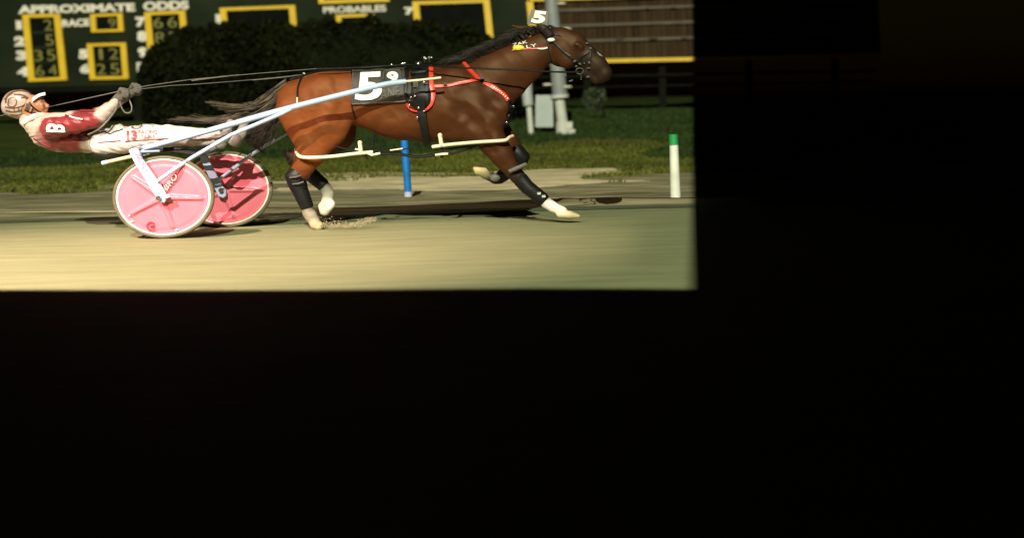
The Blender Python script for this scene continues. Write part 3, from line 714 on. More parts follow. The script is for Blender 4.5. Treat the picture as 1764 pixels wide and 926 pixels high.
for (cx, cy, cz, rx, col) in ((at(1030, 101, y(-.0)).x, 0, at(1030, 101, y(0)).z, .055, (.75, .7, .62)),):     # white strip on the nose bridge
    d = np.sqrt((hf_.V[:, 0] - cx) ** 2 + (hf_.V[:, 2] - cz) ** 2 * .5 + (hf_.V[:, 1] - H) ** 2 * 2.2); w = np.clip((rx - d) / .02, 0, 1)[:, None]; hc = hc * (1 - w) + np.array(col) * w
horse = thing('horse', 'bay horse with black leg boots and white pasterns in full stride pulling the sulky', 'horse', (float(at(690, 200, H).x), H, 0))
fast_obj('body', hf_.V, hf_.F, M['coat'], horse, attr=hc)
HS = hf_
mb = MB(); mb.ball(HS.surf(993, 80, -.008), (.022, .014, .017), 12, 8); eye = obj('eye', mb, M['eye'], horse)

def strands(name, roots, m, parent, n=5, r0=.004):
    vs, fs = [], []
    for pts, r in roots:
        P_ = spline(pts, n); t = MB(); m_ = len(P_)
        t.tube([Vector(p) for p in P_], [r * (1 - .85 * i / (m_ - 1)) for i in range(m_)], 3, caps=False)
        o = len(vs); vs += t.v; fs += [tuple(i + o for i in f) for f in t.f]
    return fast_obj(name, np.array([tuple(v) for v in vs]), np.array(fs), m, parent)
def pv3(px, py, yy): return tuple(at(px, py, yy))
rt = []
rt2 = []
for _ in range(820):                                   # streaming tail
    t = rng.uniform(); j = rng.normal(0, 1); q = rng.normal(0, 1); kind = rng.uniform(); wisp = rng.integers(0, 6)
    if kind < .30:   e_ = ((352, 176), (362, 181), (372, 187), (385, 192), (396, 184), (372, 179))[wisp]; ctrl = [(493, 147 + 4 * j), (479, 159 + 5 * j), (458, 174 + 5 * j), (430, 186 + 3.5 * q), (405, 0.5 * (188 + e_[1]) + 1.2 * q), (e_[0] + 12 * t, e_[1] + 1.2 * q)]
    elif kind < .46: e_ = ((283, 206), (300, 202), (330, 211), (318, 198), (345, 204), (360, 214))[wisp]; ctrl = [(492, 150 + 4 * j), (476, 168 + 5 * j), (452, 187 + 6 * j), (415, 202 + 5 * q), (.5 * (415 + e_[0]), 207 + 2 * q), (e_[0] + 14 * t, e_[1] + 1.3 * q)]
    else:            ctrl = [(492, 152 + 3 * j), (484, 172 + 3 * j), (474 + 3 * j, 195), (462 + 6 * j, 215 + 4 * q), (447 + 9 * j, 236 + 6 * q), (434 + 10 * q, 250 + 7 * q)]
    yy = y(.02 + .03 * rng.normal())
    (rt if kind < .46 else rt2).append(([pv3(px + (i > 1) * rng.normal(0, 1.2), py + (i > 1) * rng.normal(0, .8), yy + .012 * i * rng.normal()) for i, (px, py) in enumerate(ctrl)], rng.uniform(.0028, .0062)))
strands('tail', rt2, M['hair'], horse); strands('tail_wisps', rt, M['tailhair'], horse)
rt = []
crest = spline([(790, 108), (815, 103), (848, 86), (882, 72), (910, 59), (930, 52)], 20)
for _ in range(620):                                   # mane blown back along the crest
    i = rng.integers(0, len(crest)); px, py = crest[i]; l = rng.uniform(18, 46); side = rng.choice([-1, -1, 1, 1, 1])
    yy = y(side * rng.uniform(.0, .05)); dn = rng.uniform(-.2, .75)
    rt.append(([pv3(px, py + 4, yy), pv3(px - .25 * l, py - 4 + rng.normal(0, 1.5), yy + side * .015), pv3(px - .65 * l, py - 5 + dn * 6 + rng.normal(0, 2), yy + side * .03), pv3(px - l, py + dn * .35 * l + rng.normal(0, 3), yy + side * .045)], rng.uniform(.003, .0065)))
for _ in range(70):
    l = rng.uniform(12, 30); yy = y(rng.normal(0, .025))
    rt.append(([pv3(938, 52, yy), pv3(948, 45 + rng.normal(0, 1), yy), pv3(938 + l, 48 + .22 * l + rng.normal(0, 1.5), yy - .01)], rng.uniform(.003, .005)))
strands('mane', rt, M['hair'], horse)

# leg boots
def boot(pts, flat=.85, yy=-.135, m='black', name='leg_boot'):
    mb = MB(); mb.tube([at(px, py, y(yy)) for px, py, r in pts], [r / 185 for *_, r in pts], 16, flat=flat); return obj(name, mb, M[m], horse)
b = boot([(515, 296, 14), (508, 304, 18.5), (512, 315, 16.5), (518, 330, 13.8), (529, 356, 11.8), (530, 359, 10)]); 
for px, py in ((509, 307), (514, 318)):
    mb = MB(); mb.tube([at(px - 10, py - 1, y(-.225)), at(px, py - 2, y(-.24)), at(px + 9, py - 5, y(-.225))], .007, 6); obj('strap', mb, M['greyprint'], b)
boot([(507, 273, 14.5), (530, 296, 13.4), (557, 319, 11.6), (559, 321, 10)], yy=.135)
b = boot([(896, 308, 13.5), (908, 322, 12.6), (936, 344, 11.8), (939, 347, 10)])
for px, py in ((928, 333), (936, 338)):
    mb = MB(); mb.box(at(px - 3, py, y(-.24)).x, at(px + 3, py, y(-.24)).x, y(-.208), y(-.19), at(px, py + 2, y(-.2)).z, at(px, py - 2, y(-.2)).z); obj('buckle', mb, M['signwhite'], b)
boot([(893, 279, 13.6), (880, 291, 12.6), (864, 304, 11.4)], yy=.125)
boot([(879, 248, 12), (890, 262, 14.5), (902, 275, 14), (905, 279, 10)], yy=.12, name='knee_boot')
mb = MB(); mb.tube([at(878, 295, y(-.23)), at(890, 290, y(-.25)), at(906, 283, y(-.20))], .02, 8); obj('knee_strap', mb, M['greyprint'], horse)
mb = MB(); mb.ball(at(853, 306, y(.02)), (.05, .03, .04), 10, 7); obj('boot_patch', mb, M['greyprint'], horse)

# saddle cloth with its numerals
TLc, TRc, BRc, BLc = [np.array(q, float) for q in ((608.5, 123.5), (702, 118.5), (714, 172.5), (607.5, 179.5))]
rows = []
for i in range(15):
    v = i / 14; rows.append([HS.surf(*((TLc * (1 - u) + TRc * u) * (1 - v) + (BLc * (1 - u) + BRc * u) * v + np.array((0, .8 * math.sin(u * 9) * v))), .014 + .004 * math.sin(u * 17 + v * 5)) for u in np.linspace(0, 1, 25)])
mb = MB(); mb.grid(rows); edge = rows[0] + [r[-1] for r in rows[1:]] + rows[-1][::-1][1:] + [r[0] for r in rows[::-1][1:-1]]
sk = [[p, p + Vector((0, .035, 0))] for p in edge + edge[:1]]; mb.grid(sk)
cloth = obj('saddle_cloth', mb, M['cloth'], horse)
mb = MB(); wrap_text(HS, mb, '5', [(617, 128.5), (659.5, 127), (660, 171), (613, 174)], .026, .025, 12); obj('numeral', mb, M['white'], cloth, smooth=False)
mb = MB(); strap(HS, mb, [(662, 140), (663, 127), (668, 124.5), (686, 124), (690, 128), (691, 140)], 1.6, .026, 6); obj('print_outline', mb, M['greyprint'], cloth)
mb = MB(); wrap_text(HS, mb, '9', [(667, 127.5), (686, 126.5), (688, 146), (668, 147)], .026, .05, 6); obj('numeral', mb, M['white'], cloth, smooth=False)
mb = MB(); wrap_text(HS, mb, 'ANE', [(658, 156), (688, 150), (690, 166), (657, 171)], .024, .0, 6); obj('lettering', mb, M['greyprint'], cloth, smooth=False)
for pts in ([(608.5, 124), (607.8, 150), (607.8, 179)], [(608, 179), (640, 177.5), (713, 172)]):
    mb = MB(); strap(HS, mb, pts, 2.2, .022); obj('edge_binding', mb, M['greyprint'], cloth)

# saddle pad, girth and straps
pad = [(711, 116), (739, 116.5), (741, 140), (741, 170), (735, 187), (722, 191), (711, 184), (705, 172), (709, 140)]
rows = []
for i in range(17):
    t = i / 16; yy = 115.5 + t * 76; l = np.interp(yy, [115, 140, 165, 178, 191], [711, 709, 706, 708, 719]); r = np.interp(yy, [115, 140, 165, 178, 191], [741, 742, 743, 741, 731])
    rows.append([HS.surf(l + (r - l) * u, yy, .013 + (.012 if 0 < j < 8 else 0)) for j, u in enumerate(np.linspace(0, 1, 9))])
mb = MB(); mb.grid(rows); sp_ = obj('saddle_pad', mb, M['black'], horse)
mb = MB(); strap(HS, mb, [(743, 117.5, 7.5), (743.5, 145, 7.5), (746, 165, 7), (744, 179, 5), (738, 187, 3.5), (732, 191.5, 2.5)], 7, .03, 6); obj('piping', mb, M['red'], sp_)
mb = MB(); strap(HS, mb, [(702.5, 176, 4), (705, 184, 3.2), (712, 190, 2.6), (722, 192.6, 2.4)], 3, .03, 6); obj('piping', mb, M['red'], sp_)
mb = MB(); strap(HS, mb, [(722, 112, 11), (724, 140, 12), (727, 175, 15), (729, 205, 13), (733, 228, 12), (736, 244, 12)], 12, .034, 7); gi = obj('girth', mb, M['black'], horse)
def block(mb, c, w, h, d=.02, ang=0.0):
    c = Vector(c); a = Vector((math.cos(ang), 0, math.sin(ang))) * w / 2; b = Vector((-math.sin(ang), 0, math.cos(ang))) * h / 2
    mb.prism([c - a - b, c + a - b, c + a + b, c - a + b], (0, d, 0))
mb = MB(); block(mb, HS.surf(719, 148, .06), .045, .075); obj('buckle', mb, M['metal'], gi)
for px, py, r in ((718, 166, .012), (724, 183, .014), (723, 202, .012), (711, 168, .012), (735, 191, .011), (709, 178, .012), (733, 146, .018)):
    mb = MB(); mb.ball(HS.surf(px, py, .052), r, 8, 6); obj('stud', mb, M['metal'], gi)
for px, py, h_ in ((720, 112, 9), (697, 113, 7), (739, 101, 2), (731, 101, 1)):
    mb = MB(); a = at(px, py + 6, y(-.03)); mb.tube([a, at(px, py - h_ * .2, y(-.03))], .011, 8); mb.ball(at(px, py - h_ * .4 - 1, y(-.03)), .015, 8, 6); obj('terret', mb, M['metal'] if h_ != 9 else M['black'], gi)
for px, py, r in ((720, 110, .016), (674, 111.5, .013), (693, 110, .015), (733, 101.5, .012), (743, 99.5, .012)):
    mb = MB(); mb.ball(at(px, py, y(-.04)), (r * 1.3, r, r * .8), 8, 6); obj('terret_top', mb, M['metal'], gi)
mb = MB(); strap(HS, mb, [(700, 121, 7), (701, 138, 7), (699, 160, 6), (704, 172, 6)], 7, .03); strap(HS, mb, [(709, 130), (716, 131), (735, 129)], 4, .05); obj('saddle_strap', mb, M['black'], horse)
mb = MB(); strap(HS, mb, [(606, 122, 3), (608, 150, 3), (606, 180, 2.5), (612, 205, 2)], 3, .008); strap(HS, mb, [(523, 128, 2.4), (514, 150, 2.4), (513, 176, 2.4)], 2.4, .008); strap(HS, mb, [(500, 139), (550, 123.5), (606, 121.5)], 2.2, .01); obj('crupper_strap', mb, M['black'], horse)
for px, py, w, h_ in ((514, 173, .014, .05), (525, 130.5, .02, .02)):
    mb = MB(); block(mb, HS.surf(px, py, .02), w, h_); obj('crupper_buckle', mb, M['hobble'], horse)
mb = MB(); strap(HS, mb, [(741, 149.5), (770, 148), (795, 143), (825, 137.5)], 4.6, .016); strap(HS, mb, [(793, 102), (806, 118), (826, 139)], 5.4, .018)
strap(HS, mb, [(832, 142.5, 6), (848, 150, 6.4), (860, 158, 6), (868, 165, 5.4), (874, 174, 4.4)], 6, .018); bc = obj('breast_collar', mb, M['red'], horse)
mb = MB(); strap(HS, mb, [(872, 172, 5), (877, 180, 6), (879, 192, 6), (876, 206, 5), (868, 216, 4)], 5, .014); obj('collar_lining', mb, M['black'], bc)
for px, py, w, h_ in ((768.5, 147, .032, .026), (827, 139, .035, .03), (736, 147, .03, .022)):
    mb = MB(); block(mb, HS.surf(px, py, .045), w, h_); obj('collar_buckle', mb, M['metal'], bc)
for px, py in ((881, 183), (870, 210)):
    mb = MB(); mb.ball(HS.surf(px, py, .02), .014, 8, 6); obj('collar_stud', mb, M['metal'], bc)
mb = MB()
for i, px in enumerate(np.linspace(848, 872, 9)): block(mb, HS.surf(px, np.interp(px, [848, 860, 872], [150.5, 158, 171]), .03), .012, .012)
obj('collar_speckle', mb, M['white'], bc)

# bridle
mb = MB(); strap(HS, mb, [(936, 55, 3), (947, 66, 3), (958, 77, 3), (972, 91, 3), (987, 104, 3), (995, 115, 3)], 3, .012); strap(HS, mb, [(943, 63), (955, 60), (968, 62)], 2.4, .012)
strap(HS, mb, [(1018, 86, 3.4), (1010, 93, 3.4), (1003, 97, 3.2), (996, 108, 3)], 3.2, .012); strap(HS, mb, [(1018, 88, 3), (1016, 104, 3), (1013, 122, 3), (1010, 134, 3)], 3, .012); strap(HS, mb, [(990, 104, 3), (1004, 108, 3), (1017, 107, 3)], 3, .012)
strap(HS, mb, [(941, 62, 2.5), (944, 84, 2.5), (950, 106, 2.5)], 2.5, .01); br = obj('bridle', mb, M['black'], horse)
for px, py, w, h_, an in ((950, 68.5, .06, .026, .5), (978, 94, .05, .012, -.7), (988.5, 104.5, .03, .014, .5), (994, 111, .02, .013, .4), (1000, 108.5, .026, .012, -.4), (1015.5, 107.5, .018, .018, 0), (1007.5, 108, .012, .012, 0),
                          (1015.5, 116.5, .03, .01, 0), (1013.5, 131, .03, .014, .1), (983, 135, .018, .012, 0), (989, 136, .02, .012, .6), (1009, 76.5, .022, .012, 0), (1016, 85, .022, .012, -.3), (974, 124, .02, .026, 0)):
    mb = MB(); block(mb, HS.surf(px, py, .026), w, h_, .014, an); obj('bridle_fitting', mb, M['metal'], br, smooth=False)
mb = MB(); c = HS.surf(1004, 123, .035); mb.tube([c + Vector((.034 * math.cos(a), 0, .028 * math.sin(a))) for a in np.linspace(.5, 6.6, 18)], .0055, 6); mb.tube([c + Vector((.01, 0, -.028)), at(1001, 137, y(-.1))], .006, 6)
obj('bit_ring', mb, M['metal'], br)
mb = MB(); mb.ball(HS.surf(950, 68.5, .028), (.036, .012, .018), 10, 6); obj('ear_plug', mb, M['white'], br)
mb = MB(); strap(HS, mb, [(882, 88, 2), (905, 85, 2), (925, 84, 2), (943, 82, 2.4)], 2, .010); obj('neck_strap', mb, M['red'], br)
mb = MB(); strap(HS, mb, [(926, 84, 1.6), (935, 84.6, 1.8), (943, 82.5, 2)], 1.8, .014); obj('strap_end', mb, M['white'], br)
mb = MB(); wrap_text(HS, mb, 'ZAK', [(884, 78), (908, 72), (909.5, 76), (885, 82)], .02, .0, 3); wrap_text(HS, mb, 'LY', [(907, 79.5), (924, 76.5), (925, 81.5), (908, 84.5)], .02, .0, 3); obj('lettering', mb, M['white'], br, smooth=False)
mb = MB(); mb.ball(HS.surf(894, 84, .02), (.055, .014, .026), 10, 7); mb.tube([HS.surf(890, 85, .02), HS.surf(884.5, 88, .02)], [.02, .004], 8); obj('charm', mb, M['lemon'], br)
Q = [(915.5, 16.5), (945.5, 20.2), (942.5, 44), (907.5, 41.5)]
mb = MB(); mb.prism([at(*q, y(-.05)) for q in Q], (0, .015, 0)); pl = obj('head_number_plaque', mb, M['plaque'], horse, smooth=False)
mb = MB(); text_flat(mb, '5', [(920, 18), (943, 20.5), (937, 41.5), (914, 39.5)], y(-.062), .06, .008); obj('numeral', mb, M['white'], pl, smooth=False)
mb = MB(); mb.tube([at(928, 40, y(-.04)), at(932, 56, y(-.03))], .008, 6); obj('stem', mb, M['black'], pl)

# hobbles
def hobble(main, hang, pin, yy):
    t = MB(); t.tube([at(px, py, y(yy_)) for px, py, yy_ in spline(main, 6)], .0165, 10); h = obj('hobble', t, M['hobble'], horse)
    t = MB(); t.tube([at(*p, y(yy - .01)) for p in hang], .019, 8); t.ball(at(hang[0][0], hang[0][1] - 1, y(yy - .01)), .022, 8, 6); obj('hanger', t, M['hobble'], h)
    t = MB(); t.tube([at(*p, y(yy)) for p in pin], .011, 8); obj('coupling', t, M['hobble'], h)
hobble([(510, 258, -.12), (512, 265, -.20), (518, 270, -.26), (535, 271.5, -.285), (572, 269.5, -.285), (610, 265, -.25), (642, 262, -.2)], [(620, 247), (622, 263)], [(634, 264), (640, 267), (655, 264)], -.22)
hobble([(745, 253, -.2), (775, 249, -.24), (820, 245, -.27), (860, 242.5, -.27), (872, 241, -.25), (877, 237, -.2), (883, 234.5, -.13)], [(758, 234), (761, 251)], [(750, 267), (760, 265.5), (772, 265)], -.22)
mb = MB()
for pts, r in (([(655, 264), (690, 266), (716, 270), (740, 268), (757, 264)], .014), ([(760, 268), (790, 262), (818, 252), (838, 246)], .010), ([(764, 258), (800, 253), (820, 250), (832, 256)], .009),
               ([(578, 252), (600, 257), (620, 258)], .007), ([(760, 250), (761, 260), (761, 272)], .012), ([(626, 262), (634, 275)], .008), ([(612, 250), (636, 258), (680, 259), (712, 254)], .006)):
    mb.tube([at(*p, y(-.19)) for p in spline(pts, 5)], r, 6)
obj('hobble_strap', mb, M['black'], horse)
mb = MB(); mb.tube([at(643, 230, y(-.15)), at(642, 252, y(-.15))], [.011, .016], 8); obj('hobble_hanger', mb, M['black'], horse)
mb = MB(); mb.tube([at(612, 257, y(-.2)), at(618, 258, y(-.2))], .01, 6); mb.tube([at(672, 259, y(-.19)), at(694, 256, y(-.19))], .007, 6); obj('hobble_tip', mb, M['hobble'], horse)

# ------------------------------------------------------------------ sulky
KX = 1.24                                                # the photograph shows round things wider than tall
YN, YF = -.60, .48; RZ = .367; SD = -.08
sulky = thing('sulky', 'pale blue two-wheeled racing sulky with pink disc wheels', 'sulky', (float(at(300, 400, SD).x), SD, 0))
def wheel(px, Y, name_side):
    cx = at(px, 339 if Y < 0 else 329, Y).x; C = Vector((cx, Y, RZ))
    def P(r, th, dy): return C + Vector((KX * r * math.cos(th), dy, r * math.sin(th)))
    mb = MB(); NR, NT = 26, 160; sp_ang = [R(a) for a in (-4, 68, 140, 212, 284)]
    for sgn in (-1, 1):
        rows = []
        for i in range(NR):
            r = .328 * i / (NR - 1); row = []
            for k in range(NT + 1):
                th = 2 * math.pi * k / NT; h = .030 - .020 * (r / .328) ** 1.5
                for a in sp_ang:
                    d = (th - a + math.pi) % (2 * math.pi) - math.pi
                    if abs(d) < 1.2:
                        w = .011 + .016 * (1 - r / .33); q = abs(r * math.sin(d)) / w
                        if math.cos(d) > 0: h += .022 * math.exp(-q ** 4) * min(1, max(0, (.300 - r) / .02)) * min(1, r / .05)
                if .285 < r < .31: h -= .006 * math.sin((r - .285) / .025 * math.pi)
                row.append(P(r, th, sgn * h))
            rows.append(row)
        mb.grid(rows)
    w_ = obj('wheel', mb, M['pink'], sulky, sharp=60)
    def torus(r0, ry, rz_, n=120, m=12):
        t = MB(); rows = []
        for k in range(n + 1):
            th = 2 * math.pi * k / n
            rows.append([P(r0 + rz_ * math.cos(2 * math.pi * j / m), th, ry * math.sin(2 * math.pi * j / m)) for j in range(m + 1)])
        t.grid(rows); return t
    obj('rim', torus(.333, .016, .0095), M['ring'], w_); obj('tyre', torus(.352, .017, .0155), M['tyre'], w_)
    mb = MB(); mb.tube([C + Vector((0, -.07, 0)), C + Vector((0, .07, 0))], .026, 14); obj('hub', mb, M['frame'], w_)
    return w_, C
wn, CN = wheel(282, YN, 'near'); wf, CF = wheel(389, YF, 'far')
mb = MB(); text_flat(mb, 'BRO', [(281.5, 322), (300, 298), (306, 304), (287.5, 328)], YN - .055, .0, .004); obj('lettering', mb, M['white'], wn, smooth=False)
mb = MB(); a = [at(260 + 6.5 * math.cos(t) * 1.1, 389 + 6.5 * math.sin(t), YN - .030) for t in np.linspace(.6, 5.4, 14)]; mb.tube(a, .006, 6); mb.tube([at(258, 389.5, YN - .03), at(266, 388, YN - .03)], .006, 6); obj('emblem', mb, M['redprint'], wn)
for px, py in ((227, 381), (304, 396), (224, 371)):
    mb = MB(); mb.ball(at(px, py, YN - .022), (.016, .004, .007), 8, 6); obj('spoke_clip', mb, M['ring'], wn)
def plate(name, q, Y, th, m, parent=sulky):
    mb = MB(); mb.prism([at(p[0], p[1], Y) for p in q], (0, th, 0)); o = obj(name, mb, m, parent, smooth=False)
    bv = o.modifiers.new('b', 'BEVEL'); bv.width = .006; bv.segments = 2; return o
fk = plate('fork', [(221, 259), (227, 256), (238, 257), (244, 272), (283, 328), (288, 340), (283, 349), (275, 348), (268, 339), (229, 276)], YN - .115, .03, M['frame'])
plate('fork', [(221, 259), (227, 256), (238, 257), (244, 272), (286, 338), (280, 348), (268, 339), (229, 276)], YN + .085, .03, M['frame'])
mb = MB(); text_flat(mb, 'BRD O', [(241, 264), (254.5, 293), (247, 297), (232, 268)], YN - .117, .0, .001)
V, Fc = text2d('BRD O', .01); mb = MB(); mb.add([at(*((np.array((232, 266)) * (1 - u) + np.array((246.5, 296)) * u) + np.array((8.5, -2.0)) * v), YN - .119) for u, v in V], Fc); obj('lettering', mb, M['pinkprint'], fk, smooth=False)
mb = MB(); mb.tube([CN + Vector((0, -.14, 0)), CN + Vector((0, -.05, 0))], .024, 12); obj('axle_nut', mb, M['metal'], fk)
mb = MB(); block(mb, at(287, 338, YN - .125), .05, .03, .02, .3); obj('axle_clamp', mb, M['frame'], fk)
ff = plate('fork', [(343, 270), (349, 266), (357, 268), (363, 284), (389, 330), (389, 338), (384, 341), (376, 338), (352, 290)], YF - .12, .03, M['frame'])
plate('fork', [(343, 270), (349, 266), (357, 268), (363, 284), (389, 330), (384, 341), (376, 338), (352, 290)], YF + .085, .03, M['frame'])
mb = MB(); mb.tube([CF + Vector((0, -.15, 0)), CF + Vector((0, -.05, 0))], .024, 12); obj('axle_nut', mb, M['metal'], ff)
def bar(name, pts, r, m='frame', parent=sulky, n=10):
    mb = MB(); mb.tube([at(*p[:3]) for p in pts], [p[3] / 190 for p in pts] if len(pts[0]) > 3 else r, n); return obj(name, mb, M[m], parent)
ns = spline([(237, 258.5, -.42, 4.6), (324, 235, -.40, 5), (440, 202.5, -.38, 5.3), (505, 184.5, -.37, 5.2), (610, 158, -.36, 5), (665, 145, -.35, 4.8), (694, 141, -.345, 4.6), (700, 140.2, -.345, 4.2)], 8)
sh = bar('shaft', ns, 0); bar('shaft_tip', [(699, 140.2, -.345), (725, 137.8, -.33), (760, 133.8, -.31)], .011, 'hobble', sh)
bar('shaft_brace', [(270, 313, YN - .13, 3.2), (300, 292, YN - .08, 3.4), (330, 272, -.56, 3.5), (398, 232.5, -.48, 3.5), (486, 195.5, -.39, 3.6), (508, 184.5, -.37, 3)], 0)
bar('shaft', [(352, 263, .38, 4.4), (420, 228, .40, 4.6), (464, 213, .42, 4.8), (484, 207.5, .43, 4.8), (610, 163, .44, 4.8), (700, 141, .44, 4.2)], 0)
bar('shaft_brace', [(378, 309, YF - .13, 3.2), (428, 270, .38, 3.3), (462, 248, .40, 3.4), (496, 228.5, .41, 3.4), (560, 192, .43, 3)], 0)
bar('arch', [(231, 259, YN - .05), (238, 256, YN + .1), (266, 256.5, -.2), (300, 257.5, .05), (345, 264, YF - .1), (352, 268, YF)], .021)
bar('arch_brace', [(240, 262, -.56), (274, 260.5, -.42)], .012)
bar('fork_stay', [(246, 257, -.5), (249, 268, -.5)], .014)
bar('rear_bar', [(183, 279.5, -.34), (229, 269, -.36), (258, 263, -.36)], .017, 'tan'); bar('bar_tip', [(176, 281.2, -.345), (186, 278.7, -.345)], .020, 'frame')
bar('rear_bar', [(196, 272, .22), (236, 266, .22), (300, 258, .2)], .015, 'framedark')
bar('seat_stay', [(200, 266, -.1), (240, 262, -.1), (300, 256, -.1)], .022, 'black')
mb = MB(); rows = []
for i in range(9):
    u = i / 8; rows.append([at(160 + 62 * u, 262 + 7.5 * math.sin(math.pi * min(1, u * 1.1)) - 9 * u + (2 if abs(j) < 4 else -2), -.1 + .045 * j) for j in range(-4, 5)])
mb.grid(rows); rows2 = [[p - Vector((0, 0, .03)) for p in r] for r in rows]; mb.grid(rows2)
rim_ = rows[0] + [r[-1] for r in rows[1:]] + rows[-1][::-1][1:] + [r[0] for r in rows[::-1][1:-1]]; mb.grid([[p, p - Vector((0, 0, .03))] for p in rim_ + rim_[:1]])
obj('seat', mb, M['black'], sulky)
for yy in (-.27, .13):
    bar('stirrup', [(372, 247, yy), (392, 242, yy), (399, 228, yy), (398, 214, yy)], .011, 'framedark')
    bar('stirrup_stay', [(300, 257, yy), (340, 256, yy), (380, 246, yy)], .012, 'black')

# ------------------------------------------------------------------ driver
D0 = -.10
def noise_cloth(x, y_, z):
    return .0035 * np.sin(x * 31 + 9 * np.sin(z * 17) + y_ * 11) * np.sin(z * 43 + x * 13) + .0025 * np.sin(x * 60 + z * 47 + 4 * np.sin(y_ * 25))
person = thing('person', 'driver in a silver helmet and maroon and cream silks leaning far back on the sulky', 'person', (float(at(190, 265, D0).x), D0, .75))
SKIN = {0: (.5, .2, .1)}
fb = Field(.0075); B = fb.limb; d = lambda o: D0 + o
B([(34, 181, d(0), 20), (50, 183, d(0), 18)], .82, .03); B([(56, 181, d(0), 17), (66, 182, d(0), 13)], .8, .03)
B([(66, 172, d(0), 7), (71, 172.5, d(0), 5)], 1.4, .02); B([(73, 176, d(0), 3.2), (81.5, 183, d(0), 3.3), (79, 184.5, d(0), 3.5)], .8, .012)
B([(74, 184, d(0), 5), (79, 187.5, d(0), 2.8)], 1.3, .014); B([(75, 189, d(0), 5), (79.5, 190.5, d(0), 3)], 1.2, .012); B([(58, 188, d(0), 11), (72, 191, d(0), 6.5)], .95, .025)
B([(71, 181, d(-.045), 4), (72, 185, d(-.04), 4)], .8, .02); B([(71, 181, d(.045), 4), (72, 185, d(.04), 4)], .8, .02)
for s_ in (-1, 1): B([(74.5, 175.5, d(s_ * .033), 2.6)], .8, .012, 0, True)
B([(77.5, 187.2, d(-.03), .8), (80.5, 187.3, d(0), .9), (77.5, 187.2, d(.03), .8)], 1, .004, 0, True)
B([(53, 186, d(-.085), 3.5), (52, 192, d(-.085), 2.2)], .5, .01)                             # ear
B([(50, 188, d(0), 13), (58, 204, d(0), 14), (68, 214, d(0), 16)], .9, .03)
B([(76, 222, d(0), 18), (112, 232, d(0), 18), (150, 241, d(0), 13), (174, 245, d(0), 12)], 1.1, .05)
B([(86, 221, d(-.20), 12), (164, 207, d(-.27), 8.5), (197, 178, d(-.16), 4.5), (207, 164, d(-.145), 3)], 1, .03)
B([(92, 214, d(.20), 12), (172, 198, d(.24), 8), (214, 168, d(.10), 4), (230, 156, d(.105), 3)], 1, .03)
B([(178, 246, d(-.12), 12), (250, 238, d(-.16), 10), (292, 237, d(-.16), 9), (362, 240, d(-.14), 5.5)], 1, .03)
B([(178, 243, d(.12), 12), (254, 230, d(.16), 10), (296, 229, d(.16), 9), (372, 233, d(.14), 5.5)], 1, .03)
B([(362, 240, d(-.14), 5.5), (376, 243, d(-.14), 5.5), (390, 226, d(-.14), 4)], 1, .02); B([(372, 233, d(.14), 5.5), (402, 240, d(.14), 5.5), (416, 224, d(.14), 4)], 1, .02)
fb.build().nets(); fast_obj('body', fb.V, fb.F, M['skin'], person)
mb = MB(); mb.ball(fb.surf(75, 175.8, -.004), (.008, .007, .006), 8, 6); obj('eye', mb, M['eye'], person)
mb = MB(); strap(fb, mb, [(70, 171.5), (74.5, 171)], 1.3, .004, 4, .002); obj('eyebrow', mb, M['hairdark'], person)
# jacket
CRM, MRN = 0, 1
fj = Field(.0085); J = fj.limb
J([(50, 207, d(0), 15), (62, 208, d(0), 17)], 1.0, .02, CRM); J([(78, 221, d(0), 25), (86, 224, d(0), 26)], 1.2, .05, CRM); J([(88, 225, d(0), 26.5), (100, 230, d(0), 27)], 1.2, .05, MRN)
J([(60, 217, d(0), 14), (74, 240, d(0), 11), (104, 250, d(0), 10)], 1.6, .03, CRM)
J([(104, 232, d(0), 26.5), (128, 237, d(0), 23.5)], 1.2, .05, MRN); J([(128, 237, d(0), 23.5), (151, 241.5, d(0), 20.5)], 1.2, .05, MRN)
J([(153, 243, d(0), 20), (162, 244, d(0), 19)], 1.2, .02, CRM)
J([(88, 220, d(-.20), 18), (130, 214, d(-.245), 14.5), (166, 207, d(-.27), 12)], .95, .03, MRN)
J([(172, 202, d(-.26), 11.5), (186, 189, d(-.21), 10), (199, 177, d(-.165), 8)], .95, .018, CRM)
J([(92, 213, d(.20), 17), (140, 204, d(.23), 14), (168, 199, d(.24), 12.5)], .95, .03, MRN); J([(172, 198, d(.24), 12), (216, 166, d(.10), 8)], .95, .03, CRM)
J([(92, 207, d(-.06), 12), (124, 204, d(-.04), 12)], 1.5, .04, CRM); J([(132, 205, d(-.04), 12), (160, 208, d(-.05), 12)], 1.5, .04, MRN)
for px, py in ((120, 203), (150, 211), (104, 240), (132, 244)): J([(px - 8, py + 3, d(-.34), 2.5), (px + 12, py - 2, d(-.35), 2.5)], .8, .02, MRN, True)
fj.build(noise_cloth).nets()
jk = fast_obj('jacket', fj.V, fj.F, M['silk'], person, attr=fj.colours({CRM: (.40, .325, .265), MRN: (.165, .014, .016)}, .004))
mb = MB(); V, Fc = text2d('B', .03, 8)
mb.add([fj.surf(80.5 + 32.5 * (1 - (1 - v)) * 0 + 32 * (1 - v) * 0 + 32 * v * 0 + 32 * v_, 227 - 13.5 * w_, .008) for (v_, w_) in [(yv, 1 - (1 - xv)) for xv, yv in V] for v in (0,)], Fc); obj('lettering', mb, M['white'], jk, smooth=False)
for pts, w in (([(58, 238), (68, 245), (80, 252), (96, 257.5)], 1.6), ):
    mb = MB(); strap(fj, mb, pts, w, .004); obj('seam_piping', mb, M['maroon'], jk)
for pts, w in (([(112, 199), (128, 203), (142, 206)], 3.5), ([(118, 203), (132, 207.5), (144, 206.5)], 2)):
    mb = MB(); strap(fj, mb, pts, w, .005); obj('chest_stripe', mb, M['maroon'], jk)
